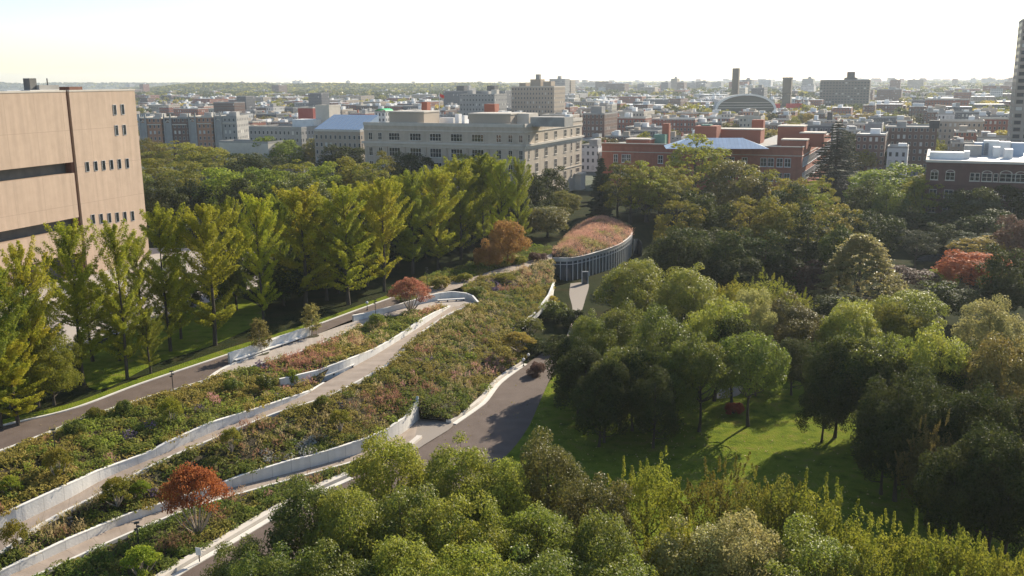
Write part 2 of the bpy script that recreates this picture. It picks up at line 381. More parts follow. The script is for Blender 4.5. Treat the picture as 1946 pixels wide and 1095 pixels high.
# --- the plaza beside the road, round to the hairpin
bed1_hi = [(164, 793), (297, 751), (384, 724), (467, 700), (560, 672), (650, 635), (700, 613), (740, 604), (787, 593), (847, 582), (855, 584)]
pl_hi = W([(297, 747, 0), (377, 728.5, 0), (437, 693, 0), (590, 640, 0), (672, 612, 0), (757, 590, -.1), (814, 576, -.2), (860, 569, -.3), (890, 570, -.35), (904, 577, -.4)], N)
pl_lo = W([(297, 751, 0), (384, 725, 0), (467, 700, 0), (560, 672, 0), (650, 635, 0), (700, 613, -.05), (740, 604, -.1), (787, 593.5, -.2), (847, 582, -.35), (856, 584, -.4)], N)
band('plaza', pl_hi, pl_lo, M['pave'], .045)
# --- the upper ramp
p1_hi_px = [(-140, 1085, -3.9), (0, 1012, -3.3), (50, 989, -3.1), (134, 947, -2.85), (207, 907, -2.6), (314, 862, -2.25), (414, 818, -1.9), (568, 757, -1.5), (610, 732, -1.4), (677, 695, -1.1), (717, 673, -.95), (770, 640, -.75), (830, 601, -.5), (856, 584, -.4)]
p1_lo_px = [(-140, 1140, -3.9), (0, 1051, -3.3), (83, 994, -3.0), (194, 937, -2.65), (300, 880, -2.25), (424, 827, -1.9), (521, 787, -1.6), (624, 753, -1.4), (720, 703, -1.1), (754, 677, -.95), (797, 635, -.75), (854, 597, -.5), (905, 577, -.4)]
p1_hi, p1_lo = W(p1_hi_px, 110), W(p1_lo_px, 110)
band('upper_ramp', p1_hi, p1_lo, M['ramp'], .05)
# --- the lower ramp and its landing by the esplanade
p2_hi_px = [(-120, 1150, -4.6), (20, 1094, -4.6), (160, 1030, -4.7), (234, 997, -4.75), (327, 965, -4.8), (434, 930, -4.9), (587, 890, -5.1), (690, 860, -5.2), (760, 827, -5.35), (797, 797, -5.42)]
p2_lo_px = [(-60, 1150, -4.6), (67, 1095, -4.6), (200, 1034, -4.7), (334, 977, -4.8), (417, 950, -4.9), (568, 907, -5.1), (684, 874, -5.2), (742, 852, -5.35), (784, 848, -5.42)]
p2_hi, p2_lo = W(p2_hi_px, 110), W(p2_lo_px, 110)
band('lower_ramp', p2_hi, p2_lo, M['ramp'], .05)
land = W([(797, 797, -5.42), (858, 799, -5.42), (862, 809, -5.42), (852, 818, -5.42), (806, 846, -5.42), (780, 864, -5.42), (770, 858, -5.42), (784, 848, -5.42)])
sheet('ramp_landing', resample(np.r_[land, land[:1]], 40, False)[:-1], M['pave'], 2.0, .055)
# --- the esplanade and the lawns
es_hi = W([(x, y, ZE) for x, y in [(60, 1260), (330, 1096), (521, 982), (660, 912), (784, 856), (854, 812), (914, 771), (948, 734), (998, 694), (1030, 672)]], N)
es_lo = W([(x, y, ZE) for x, y in [(330, 1290), (560, 1120), (760, 1000), (880, 925), (960, 868), (1002, 815), (1024, 768), (1040, 732), (1054, 700), (1062, 677)]], N)
band('esplanade', es_hi, es_lo, M['asphalt'], .03)
lawn = W([(x, y, ZE) for x, y in [(330, 1300), (560, 1120), (760, 1000), (880, 925), (960, 868), (1002, 815), (1024, 768), (1040, 732), (1070, 690), (1300, 700), (1500, 720), (1750, 800), (2100, 900), (2300, 1100), (2000, 1500), (1200, 1500)]])
sheet('lawn', resample(np.r_[lawn, lawn[:1]], 120, False)[:-1], M['grass'], 5.0, .02)
strip_hi = W([(x, y-9-(x < 500)*4, 0) for x, y in L_PX[:9]], N)
verge_lo = road_hi.copy()
V0 = strip_hi.copy(); band('grass_verge', V0, verge_lo, M['grass'], .02)
lw2 = W([(x, y, 0.0) for x, y in [(150, 672), (300, 610), (440, 565), (505, 600), (420, 650), (300, 690), (180, 742)]])
sheet('museum_lawn', resample(np.r_[lw2, lw2[:1]], 60)[:-1], M['grass'], 3.0, .02)
drv = W([(x, y, 0.0) for x, y in [(-420, 700), (-100, 660), (120, 672), (300, 608), (430, 563), (520, 535), (500, 480), (330, 470), (100, 480), (-420, 560)]])
sheet('driveway', resample(np.r_[drv, drv[:1]], 60, False)[:-1], M['drive'], 5.0, .012)
gp = W([(x, y, ZE) for x, y in [(1084, 539), (1118, 538), (1112, 570), (1104, 600), (1102, 640), (1090, 690), (1062, 690), (1080, 630), (1088, 590), (1082, 560)]])
sheet('garden_path', resample(np.r_[gp, gp[:1]], 60)[:-1], M['pave'], 2.0, .03)
far_lawn = W([(x, y, ZE) for x, y in [(1725, 520), (1800, 508), (1822, 520), (1815, 548), (1760, 545)]])
sheet('pond_lawn', resample(np.r_[far_lawn, far_lawn[:1]], 40)[:-1], M['grass'], 3.0, .02)
M['pond'] = surf('pond water', [(.06, .07, .075), (.09, .10, .105)], scale=.05, rough=.08, bump=.05, spec=.8)
pond = W([(x, y, ZE) for x, y in [(1740, 497), (1755, 486), (1800, 484), (1830, 489), (1800, 497)]])
sheet('pond_water', resample(np.r_[pond, pond[:1]], 40)[:-1], M['pond'], 4.0, .05)
clr = W([(x, y, ZE) for x, y in [(1370, 740), (1410, 735), (1402, 752), (1360, 758)]])
sheet('garden_walk', resample(np.r_[clr, clr[:1]], 30)[:-1], M['pave'], 2.0, .04)

# --- retaining walls, each a thing with its capping and benches
M['cap'] = surf('bright concrete', [(.74, .71, .66), (.80, .77, .72)], scale=.7, rough=.65)
def wall_thing(name, label, base, top, thick=.32, side=1, cap=True):
    mb = MB(); strip_wall(mb, base, top-(.10 if cap else 0), thick, side); o = mb.build(name, M['wall']); tag(o, label, 'retaining wall')
    if cap:
        b2 = np.array(base); t = np.gradient(b2[:, :2], axis=0); t /= np.linalg.norm(t, axis=1)[:, None]; nn = np.c_[-t[:, 1], t[:, 0]]*side
        b2[:, :2] -= nn*.02; b2[:, 2] = top-.10
        mb = MB(); strip_wall(mb, b2, top, thick+.04, side, sink=0.0); mb.build('coping', M['cap'], o)
    return o
iA = np.argmin(np.abs(np.array([proj(p)[0] for p in p1_hi])-615))
baseA = p1_hi[:iA+1]
wall_thing('retaining_wall', 'long white panelled wall along the upper ramp, tapering out beside the pink grasses', baseA,
           top_from(baseA, [(-200, 1070), (-60, 1004), (0, 979), (100, 934), (187, 894), (287, 858), (314, 842), (387, 793), (400, 802), (510, 768), (587, 742), (615, 731)][0:7]+[(400, 803), (510, 769), (587, 743), (616, 731)]))
baseB = resample(np.r_[resample(W([(533, 739, -1.15), (565, 734, -1.25), (605, 722, -1.33)]), 12), p1_hi[iA+5:]], 70, False)
for _ in range(6): baseB[1:-1] = (baseB[:-2]+2*baseB[1:-1]+baseB[2:])/4
topB = top_from(baseB, [(525, 722), (560, 714), (607, 703), (677, 677), (717, 661), (760, 636), (800, 608), (830, 592), (856, 581)])
wall_thing('retaining_wall', 'white wall with a bench behind the upper ramp climbing to the hairpin', baseB, topB)
baseC = p2_hi
topC = top_from(baseC, [(-200, 1180), (12, 1080), (134, 1022), (230, 982), (314, 954), (424, 917), (460, 903), (551, 875), (587, 867), (650, 848), (690, 835), (734, 817), (770, 793), (800, 762), (814, 743)])
topC[-1] = topC[-2]+.5; topC[-8:] += np.linspace(0, .5, 8)
wall_thing('retaining_wall', 'white wall of the lower ramp curving up to a sharp tall tip above the landing', baseC, topC)
baseD = W([(437, 691, 0), (480, 676, 0), (530, 659, 0), (591, 638, 0)], 30)
wall_thing('retaining_wall', 'straight white wall with a bench between the dark road and the pale plaza', baseD,
           top_from(baseD, [(430, 674), (437, 671), (520, 645), (575, 625), (592, 622)]))
baseE = W([(672, 612, 0), (700, 604, 0), (757, 589, -.1), (814, 575, -.2), (850, 569, -.3), (876, 567.5, -.32), (894, 570, -.36), (904, 576, -.4), (907, 580, -.4)], 60)
wall_thing('retaining_wall', 'curved white wall wrapping round the hairpin turn of the plaza', baseE,
           top_from(baseE, [(668, 600), (700, 594), (757, 579), (814, 562), (835, 557), (860, 554), (885, 557), (897, 562), (908, 575)]))
M['seat'] = surf('warm seat concrete', [(.54, .49, .43), (.62, .57, .51)], scale=.7, rough=.75)
# low white seat wall along the esplanade
def seat_wall(px, label, h=.5, w=.85):
    b = W(px, 50); o_ = []
    mb = MB(); strip_wall(mb, b, b[:, 2]+h, w, 1); o = mb.build('seat_wall', M['seat']); tag(o, label, 'seat wall')
    b2 = b.copy(); t = np.gradient(b2[:, :2], axis=0); t /= np.linalg.norm(t, axis=1)[:, None]; b2[:, :2] -= np.c_[-t[:, 1], t[:, 0]]*.75
    mb = MB(); strip_wall(mb, b2, b2[:, 2]+.12, .7, 1); mb.build('footing_kerb', M['kerb'], o)
    return o
seat_wall([(858, 806, ZE), (900, 777, ZE), (918, 762, ZE), (942, 731, ZE), (968, 710, ZE), (994, 692, ZE)], 'low white seat wall edging the dark esplanade below the pink grasses')
seat_wall([(784, 850, ZE), (798, 838, ZE), (802, 834, ZE)], 'short white kerb block at the corner of the ramp landing', .45, .7)
seat_wall([(250, 1150, ZE), (330, 1092, ZE), (425, 1036, ZE), (521, 979, ZE), (600, 937, ZE), (664, 908, ZE)], 'low white seat wall under the lowest planting bed beside the tree crowns')
bF = W([(1051, 543, -2.9), (1044, 570, -3.2), (1018, 598, -3.6), (990, 620, -4.0)], 40)
wall_thing('retaining_wall', 'white curved wall below the glass pavilion closing the meadow slope', bF, top_from(bF, [(985, 618), (990, 612), (1017, 592), (1041, 560), (1051, 536)]), side=1)
# benches on the walls
def bench(px, label, z_):
    b = W([(x, y, z) for (x, y), z in zip(px, z_)], 20)
    root = empty('wall_bench', b[0]); tag(root, label, 'bench')
    lp = b-b[0]; t = lp[-1]/np.linalg.norm(lp[-1]); nn = np.array([-t[1], t[0], 0])
    mb = MB(); q = lp.copy(); q[:, 2] += .34; strip_wall(mb, q, q[:, 2]+.14, .5, 1, sink=0); mb.build('seat', M['cap'], root)
    for s in (1, 7, 13, 18):
        mb = MB(); mb.box(lp[s]+nn*.25, (.14, .4, .34), math.atan2(t[1], t[0])); mb.build('leg', M['metal'], root)
bench([(449, 690), (575, 646)], 'white slab bench along the straight plaza wall', (0, 0))
bench([(612, 723), (675, 698)], 'white slab bench against the wall of the upper ramp', (-1.3, -1.1))
bench([(832, 575), (884, 572)], 'white curved slab bench inside the hairpin wall', (-.25, -.33))
# kerbs that edge the paths
kerb(p1_lo, .2, .34, 0, -1)
kerb(p2_lo[:-6], .18, .32, 0, -1)
kerb(pl_lo[:60], .16, .3, 0, -1)

# ------------------------------------------------------------------ the planted beds
b1_lo = np.c_[p1_hi[:iA+1, :2], top_from(baseA, [(-200, 1070), (0, 979), (100, 934), (187, 894), (287, 858), (400, 803), (510, 769), (587, 743), (616, 731)])]
b1_lo2 = np.c_[baseB[12:, :2], topB[12:]]
off = lambda P, d: np.c_[P[:, :2]+d*np.c_[-np.gradient(P[:, :2], axis=0)[:, 1], np.gradient(P[:, :2], axis=0)[:, 0]]/np.linalg.norm(np.gradient(P[:, :2], axis=0), axis=1)[:, None], P[:, 2:]]
bed1_up = W([(-260, 938, 0)]+[(0, 860, 0)]+[(x, y, 0.0) for x, y in bed1_hi], 90)
BED1 = np.r_[off(b1_lo, .3)[:-1], off(b1_lo2, .3), off(bed1_up, -.5)[::-1]]
BED1[:, 2] -= .12
b2_lo = off(np.c_[p2_hi[:, :2], topC-.15], .3)
k = W([(802, 794, -4.9), (830, 797, -4.95), (856, 797, -4.95), (868, 793, -4.95), (894, 769, -4.95), (914, 752, -4.95), (934, 726, -4.95), (960, 705, -4.95), (991, 687, -4.95), (1004, 672, -4.9), (990, 620, -3.6), (1018, 598, -3.1), (1044, 570, -2.7), (1051, 543, -2.4), (1052, 507, -.6)], None)
k = resample(k, 50, False)
up2 = np.r_[off(p1_lo, -.6)[:-2], W([(909, 578, -.3), (908, 566, .1), (898, 556, .15), (875, 549, 0)]), cr_lo[12:]]
up2[:, 2] -= .05
BED2 = np.r_[b2_lo, k, up2[::-1]]
b3_lo = np.c_[es_hi[:, :2], np.full(N, -5.15)]; b3_lo = off(b3_lo, 1.0)
i0 = np.argmin([abs(proj(p)[0]-765) for p in es_hi])
BED3 = np.r_[b3_lo[:i0], off(p2_lo, -.55)[:-8][::-1]]; BED3[:, 2] -= .06
BED4 = np.r_[cr_hi, W([(1046, 470, 0), (1000, 472, 0), (960, 485, 0), (915, 500, 0), (860, 512, 0), (800, 530, 0), (740, 555, 0)], 20)]   # between crest path and ginkgos
hair = np.r_[W([(815, 558, 0), (870, 548, 0), (900, 556, 0), (910, 572, -.3)], 20), W([(906, 572, -.3), (893, 562, -.2), (860, 556, -.1), (835, 558, -.1)], 20)]
for nm, B, bump in (('planting_bed', BED1, .5), ('planting_bed', BED2, .6), ('planting_bed', BED3, .35), ('planting_bed', BED4, .3)):
    sheet(nm, B, M['soil'], 1.3, .0, bump)

# plants: many low tufts nobody could count
PL = [leaf_mat('bed green', (.085, .12, .014), (.16, .20, .026), (.24, .21, .042), .42),
      leaf_mat('bed olive', (.17, .155, .024), (.29, .245, .045), (.35, .25, .06), .42),
      leaf_mat('bed straw', (.44, .33, .13), (.54, .42, .20), (.34, .25, .09), .42),
      leaf_mat('bed russet', (.27, .11, .07), (.38, .18, .11), (.30, .20, .08), .42),
      leaf_mat('bed pink', (.46, .20, .17), (.55, .30, .26), (.36, .20, .14), .4),
      leaf_mat('bed purple', (.11, .075, .14), (.17, .11, .19), (.10, .09, .06), .3),
      leaf_mat('bed yellow', (.28, .24, .03), (.36, .29, .045), (.14, .15, .03), .4),
      leaf_mat('bed white', (.40, .38, .33), (.52, .49, .44), (.2, .2, .12), .3),
      leaf_mat('bed bright', (.14, .20, .02), (.23, .28, .03), (.15, .17, .03), .44)]
def orient(n, r, up=0.0):
    a = r.normal(size=(n, 3)); a[:, 2] += up; a /= np.linalg.norm(a, axis=1)[:, None]
    c = r.normal(size=(n, 3)); b = np.cross(a, c); b /= np.linalg.norm(b, axis=1)[:, None]+1e-9
    return a, b
def leaves(p, size, r, aspect=.6, up=0.0, axis=None, nrm=None):
    """one folded leaf at each point"""
    n = len(p); a, b = orient(n, r, up)
    if axis is not None:
        a = axis+.45*r.normal(size=(n, 3)); a /= np.linalg.norm(a, axis=1)[:, None]; b = np.cross(a, r.normal(size=(n, 3))); b /= np.linalg.norm(b, axis=1)[:, None]+1e-9
    if nrm is not None:                       # blades that mostly face outward
        c = nrm/(np.linalg.norm(nrm, axis=1)[:, None]+1e-9)+.55*r.normal(size=(n, 3)); c /= np.linalg.norm(c, axis=1)[:, None]+1e-9
        a = np.cross(c, a); a /= np.linalg.norm(a, axis=1)[:, None]+1e-9; b = np.cross(c, a)
    s = (np.asarray(size)*np.ones(n)*r.uniform(.7, 1.3, n))[:, None]; nn = np.cross(a, b)*s*.12
    return np.stack([p-a*s*.5, p+b*s*aspect*.5+nn, p+a*s*.5, p-b*s*aspect*.5+nn], 1)
def tuft_bed(name, B, density, weights, hints, seed, zoff=0.0, big=1.0):
    r = rngf(seed); B = np.asarray(B); lo, hi = B[:, :2].min(0), B[:, :2].max(0)
    n = int((hi-lo).prod()*density); P = r.uniform(lo, hi, (n, 2)); P = P[inside(P, B)]; n = len(P); z = idw(P, B)+zoff
    kinds = np.zeros(n, int); sc = np.full(n, -9.0)
    for kx, wgt in enumerate(weights):
        if wgt <= 0: continue
        q = vnoise(P[:, 0]/6.5+7*kx, P[:, 1]/6.5+3, seed+kx)*1.0+.5*vnoise(P[:, 0]/2.2+kx, P[:, 1]/2.2, seed+50+kx)+.22*r.random(n)+math.log(wgt)*.28
        kinds = np.where(q > sc, kx, kinds); sc = np.maximum(sc, q)
    X = np.array([proj((*p, zz))[:2] for p, zz in zip(P, z)])
    for (hx, hy, hr, hk, pr) in hints:
        d = np.hypot((X[:, 0]-hx), (X[:, 1]-hy)*1.9); kinds = np.where((d < hr*r.uniform(.5, 1.2, n)) & (r.random(n) < pr), hk, kinds)
    mb = MB()
    for kx in range(len(PL)):
        I = np.where(kinds == kx)[0]
        if not len(I): continue
        tall = {2: .85, 3: .9, 4: .75, 5: .6, 6: .7, 7: .45}.get(kx, .62); grassy = kx in (2, 3, 4)
        for j in I:
            rad = (.35+.85*r.random()**1.8 if not grassy else r.uniform(.3, .75))*big; h = tall*r.uniform(.6, 1.9)*big; nl = int(24*(rad/.55)**2*1.0)+10
            th = r.uniform(0, 6.283, nl); u = np.sqrt(r.random(nl)); w = r.random(nl)**.7
            x = np.cos(th)*u*rad; y = np.sin(th)*u*rad; zz = w*h*np.sqrt(np.clip(1-.75*u*u, 0, 1))
            p = np.c_[P[j, 0]+x, P[j, 1]+y, z[j]+zz+.03]
            if grassy: mb.quads(leaves(p, .42, r, .17, axis=np.c_[x*.7, y*.7, np.full(nl, 1.0)]), kx)
            else: mb.quads(leaves(p, r.choice([.2, .26, .34]), r, .62, nrm=np.c_[x, y, zz*.8+.25]), kx)
    m_ = int((hi-lo).prod()*11); Q = r.uniform(lo, hi, (m_, 2)); Q = Q[inside(Q, B)]; zq = idw(Q, B)+zoff          # low cover between the clumps
    hq = vnoise(Q[:, 0]/3, Q[:, 1]/3, seed+9)*.35+.05
    for kx, sel in ((0, .45), (1, .72), (8, .86), (3, 1.01)):
        I = (lambda q_: (q_ < sel) & (q_ >= sel-{0: .45, 1: .27, 8: .14, 3: .15}[kx]))(vnoise(Q[:, 0]/4+5, Q[:, 1]/4, seed+3)*.7+.3*r.random(len(Q)))
        mb.quads(leaves(np.c_[Q[I], zq[I]+hq[I]*r.random(I.sum())+.12], .42, r, .6, nrm=np.tile([0, 0, 1.], (I.sum(), 1))), kx)
    o = mb.build(name, PL); return kind(o, 'stuff')
#            green olive straw russet pink purple yellow white bright
tuft_bed('perennial_planting', BED1, 1.5, (1.35, 1.2, .3, .42, .09, .13, .14, .07, .7),
         [(585, 690, 55, 3, .75), (530, 702, 40, 3, .6), (400, 768, 17, 4, .9), (380, 776, 14, 4, .8), (552, 737, 18, 4, .9), (590, 728, 22, 4, .7), (250, 832, 16, 5, .9), (348, 784, 10, 5, .8), (376, 782, 12, 5, .7), (290, 806, 18, 5, .4), (498, 700, 9, 5, .9),
          (690, 640, 60, 2, .4), (800, 590, 50, 2, .45), (150, 895, 22, 3, .6), (195, 877, 14, 4, .5), (450, 780, 60, 8, .45), (330, 825, 50, 8, .4), (520, 720, 30, 8, .5), (60, 890, 40, 8, .3)], 11)
tuft_bed('perennial_planting', BED2, 1.45, (1.1, 1.6, .45, .36, .10, .06, .36, .06, .5),
         [(735, 770, 45, 3, .8), (690, 775, 30, 3, .5), (770, 738, 16, 4, .8), (790, 715, 12, 4, .7), (880, 720, 30, 4, .4), (915, 705, 30, 4, .5), (950, 690, 26, 4, .45), (870, 750, 40, 2, .5), (900, 700, 50, 2, .4),
          (950, 540, 32, 5, .65), (965, 552, 20, 3, .6), (1000, 525, 45, 2, .7), (1040, 520, 40, 2, .6), (930, 610, 60, 2, .35), (1000, 555, 35, 6, .5), (985, 650, 32, 6, .8), (960, 665, 40, 6, .5), (900, 640, 45, 3, .35), (860, 620, 40, 0, .5), (885, 655, 45, 0, .5),
          (880, 600, 70, 2, .35), (960, 600, 60, 1, .5), (900, 690, 60, 6, .25), (840, 650, 60, 2, .3), (935, 700, 40, 4, .4), (1010, 530, 40, 3, .35), (700, 800, 60, 3, .3), (800, 745, 30, 3, .5), (545, 860, 45, 7, .4), (510, 880, 30, 7, .35), (610, 848, 40, 7, .3), (510, 860, 22, 3, .5), (240, 955, 20, 5, .4), (285, 940, 12, 5, .6), (265, 960, 22, 3, .4), (640, 800, 90, 1, .5), (500, 820, 60, 1, .4), (150, 1000, 40, 1, .4), (850, 680, 50, 8, .3)], 23)
tuft_bed('perennial_planting', BED3, 1.5, (1.6, .9, .10, .7, .04, .04, .18, .02, .6),
         [(440, 950, 28, 3, .6), (510, 945, 14, 4, .6), (345, 985, 10, 6, .8), (340, 1035, 35, 3, .5), (400, 965, 30, 8, .5), (280, 1020, 60, 0, .6)], 37)
tuft_bed('ground_cover', BED4, 1.0, (1.0, .8, .35, .12, .02, .0, .5, .0, 1.0), [(820, 535, 40, 6, .3)], 41)

def litter(name, B, dens, seed, mats, size=.26):
    r = rngf(seed); B = np.asarray(B); lo, hi = B[:, :2].min(0), B[:, :2].max(0); n = int((hi-lo).prod()*dens); P = r.uniform(lo, hi, (n, 2)); P = P[inside(P, B)]
    P = P[vnoise(P[:, 0]/7, P[:, 1]/7, seed) > .38]; z = ground_z(P[:, 0], P[:, 1]) if len(P) else P[:, 0]
    q = leaves(np.c_[P, np.maximum(z, idw(P, B))+.07], size, r, .7, nrm=np.tile([0, 0, 1.], (len(P), 1))); k_ = len(q)//2
    mb = MB(); mb.quads(q[:k_], 0); mb.quads(q[k_:], 1); return kind(mb.build(name, mats), 'stuff')
litter('fallen_leaves', resample(np.r_[lawn, lawn[:1]], 120, False)[:-1], .55, 61, [PL[2], PL[1]])
litter('fallen_leaves', np.r_[road_hi, road_lo[::-1]], .25, 62, [PL[2], PL[6]], .2)
litter('fallen_leaves', np.r_[es_hi, es_lo[::-1]], .22, 63, [PL[2], PL[1]], .22)
# ------------------------------------------------------------------ trees
LM = {
 'ginkgo':  leaf_mat('ginkgo leaves', (0.1947, 0.2209, 0.0108), (0.3596, 0.3563, 0.0151), (0.4646, 0.3563, 0.0194), 0.46),
 'ginkgoy': leaf_mat('yellow ginkgo leaves', (0.285, 0.2979, 0.013), (0.4274, 0.4255, 0.0194), (0.3087, 0.3405, 0.0173), 0.46),
 'ginkgod': leaf_mat('green ginkgo leaves', (0.1406, 0.1858, 0.013), (0.246, 0.2826, 0.0162), (0.3513, 0.323, 0.0173), 0.44),
 'oak':     leaf_mat('oak leaves', (0.0646, 0.0952, 0.0099), (0.1523, 0.1777, 0.0178), (0.215, 0.1983, 0.0198), 0.42, .46, .38),
 'oakl':    leaf_mat('light oak leaves', (0.1495, 0.1893, 0.0158), (0.2792, 0.3065, 0.0277), (0.359, 0.3156, 0.0347), 0.46, .46, .38),
 'oakb':    leaf_mat('browning oak leaves', (.105, .10, .018), (.19, .165, .028), (.24, .155, .03), .38, .46, .38),
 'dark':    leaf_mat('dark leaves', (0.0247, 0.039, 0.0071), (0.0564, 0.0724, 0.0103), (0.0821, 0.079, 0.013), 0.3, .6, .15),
 'lime':    leaf_mat('yellow green leaves', (0.1507, 0.1683, 0.0119), (0.2621, 0.2618, 0.0178), (0.3276, 0.2618, 0.0218), 0.42),
 'bright':  leaf_mat('bright leaves', (0.131, 0.1971, 0.0119), (0.2358, 0.2891, 0.0173), (0.2883, 0.2891, 0.0216), 0.42),
 'olive':   leaf_mat('olive leaves', (0.1248, 0.1326, 0.0144), (0.2262, 0.2106, 0.0198), (0.3276, 0.234, 0.0216), .36),
 'gold':    leaf_mat('golden leaves', (.26, .20, .022), (.38, .28, .035), (.26, .15, .025), .45),
 'orange':  leaf_mat('orange leaves', (.40, .22, .035), (.50, .30, .055), (.44, .21, .08), .45),
 'red':     leaf_mat('red maple leaves', (.36, .068, .02), (.44, .13, .04), (.36, .09, .03), .42),
 'rose':    leaf_mat('rose red leaves', (.40, .13, .07), (.46, .22, .10), (.28, .17, .06), .42),
 'maroon':  leaf_mat('maroon leaves', (.10, .05, .035), (.17, .09, .06), (.14, .10, .05), .3),
 'conifer': leaf_mat('conifer needles', (.025, .042, .022), (.055, .075, .038), (.06, .07, .03), .2),
 'pine':    leaf_mat('pine needles', (.055, .068, .03), (.10, .11, .055), (.09, .09, .04), .25),
 'silver':  leaf_mat('silvery linden leaves', (.19, .19, .045), (.31, .285, .085), (.36, .29, .08), .5, .46, .38),
 'tan':     leaf_mat('thin tan leaves', (.19, .155, .035), (.27, .22, .055), (.16, .17, .04), .45),
}
def limbs(mb, r, H, tips, base_r, z_fork, lean=.0, mat=0, stems=1):
    """a tapered trunk with limbs to the given tips"""
    top = np.array([r.uniform(-.3, .3), r.uniform(-.3, .3), H*.86])
    if stems == 1:
        zs = np.linspace(-.3, top[2], 8); c = np.c_[np.interp(zs, [0, top[2]], [0, top[0]])+.12*np.sin(zs*.7), np.interp(zs, [0, top[2]], [0, top[1]])+.1*np.cos(zs*.6)-.1, zs]
        rad = base_r*np.clip(1-.88*np.clip(zs, 0, None)/top[2], .08, 1); rad[0] *= 1.35
        mb.tube(c, rad, 8, mat)
    for t in tips:
        t = np.asarray(t); z0 = z_fork if stems > 1 else max(z_fork, t[2]*r.uniform(.45, .7)-.3)
        s = np.array([0, 0, z0]) if stems == 1 else np.array([t[0]*.06, t[1]*.06, -.2])
        mid = (s+t)/2+np.array([t[0]*.12, t[1]*.12, (-.06 if stems == 1 else .0)*H])
        q = resample(np.array([s, mid, t]), 6); rr = base_r*(.42 if stems == 1 else .8)*np.linspace(1, .16, 6)
        mb.tube(q, rr, 5, mat)
def sphere_dirs(n, r):
    d = r.normal(size=(n, 3)); return d/np.linalg.norm(d, axis=1)[:, None]
def lump_crown(r, W_, H, zb, nl, per, leaf, flat=1.0, lump=(.2, .36), shape=2.0, fill=.12, drop=.0):
    """lumps spread through a rounded crown between zb and H; leaves on the outer side of each lump"""
    R = W_/2; hc = (H-zb)/2; cz = (H+zb)/2; c = []; rad = []; f1, f2, f3 = r.uniform(0, 6.28, 3)
    ga = 2.399963
    for i in range(nl):
        v = 1-2*(i+.5)/nl*.86                      # few on the underside
        h = math.sqrt(max(0, 1-abs(v)**shape)); th = ga*i+r.uniform(-.4, .4); k = r.uniform(.58, .90)*(1+.15*math.sin(2*th+f1)+.13*math.sin(3*th+f2)*(1-abs(v))+.10*math.sin(4*v+th+f3))
        rl = R*r.uniform(*lump)*(1.0 if i % 3 else .72)
        c.append([math.cos(th)*h*R*k, math.sin(th)*h*R*k, cz+v*hc*k+r.uniform(-.1, .1)*hc]); rad.append(rl)
    c = np.array(c); rad = np.array(rad)
    keep = r.random(nl) > drop; c = c[keep]; rad = rad[keep]
    out = []; nn = []
    for q, rl in zip(c, rad):
        m_ = int(per*(rl/(R*.28))**2); d = sphere_dirs(m_*2, r); o = q-np.array([0, 0, cz-hc*.35]); o = o/(np.linalg.norm(o)+1e-6)
        d = d[(d@o+.55*d[:, 2]) > -.35+r.uniform(-.35, .35, len(d))][:m_]
        k = 1-.5*r.random(len(d))**1.7
        # small sprays that break each lump's edge
        w = d*(rl*k*(1+.28*vnoise(d[:, 0]*3+q[0]+40, d[:, 1]*3+d[:, 2]*2+q[1]+40, 5)))[:, None]; w[:, 2] *= flat
        out.append(q+w); nn.append(d+.35*o+np.array([0, 0, .15]))
    p = np.concatenate(out); nn = np.concatenate(nn)
    nf = int(len(p)*fill); d = sphere_dirs(nf, r)*(r.random(nf)**.4)[:, None]
    p = np.r_[p, np.c_[d[:, 0]*R*.75, d[:, 1]*R*.75, cz+d[:, 2]*hc*.75]]
    nn = np.r_[nn, d]; kk = p[:, 2] > zb*.55
    return p[kk], c, nn[kk]
def make_proto(name, H, Wd, crown, tips, base_r, z_fork, cmat, tmat, stems=1, trunk_name='trunk'):
    root = empty(name)
    if tips is not None:
        mb = MB(); limbs(mb, rngf(len(tips)+3), H, tips, base_r, z_fork, stems=stems); mb.build(trunk_name, tmat, root, smooth=True)
    crown.build('crown', cmat, root); measure(root, crown)
    return root
def measure(root, mb):                       # what the crown really spans
    V = np.concatenate([c[0] for c in mb.c]); root['H'] = float(np.percentile(V[:, 2], 99.7)); root['Wd'] = float(2*np.percentile(np.hypot(V[:, 0], V[:, 1]), 94))
PROTO = {}
def add_proto(kd, root): PROTO.setdefault(kd, []).append(root)
def dome(kd, name, seed, H, Wd, zb, nl, per, leaf, mat, **kw):
    r = rngf(seed); p, c, nn = lump_crown(r, Wd, H, zb, nl, per, leaf, **kw)
    mb = MB().quads(leaves(p, leaf, r, .66, nrm=nn))
    add_proto(kd, make_proto(name, H, Wd, mb, c[r.permutation(len(c))[:min(14, len(c))]], H*.02, zb*.8, LM[mat], M['bark']))
for s in range(6):   dome('near', 'broadleaf_tree', 100+s, 13, 11, 1.3, 78, 500, .27, 'oak', lump=(.15, .29), drop=.06)
for s in range(4):   dome('mid', 'broadleaf_tree', 140+s, 15, 11, 1.2, 60, 190, .48, 'oak', lump=(.16, .31), drop=.07)
for s in range(4):   dome('loose', 'broadleaf_tree', 180+s, 17, 11, 2.5, 54, 170, .46, 'lime', lump=(.14, .27), drop=.16, flat=.7, fill=.10)
for s in range(3):   dome('high', 'broadleaf_tree', 160+s, 13, 11, 5.2, 56, 420, .30, 'oak', lump=(.16, .29), drop=.08)
for s in range(3):   dome('far', 'town_tree', 220+s, 11, 9, 2.0, 20, 75, .75, 'olive', lump=(.22, .38))
for s in range(2):   dome('pine', 'spreading_pine', 240+s, 13, 11, 4, 26, 230, .40, 'pine', flat=.42, lump=(.22, .36), drop=.15)
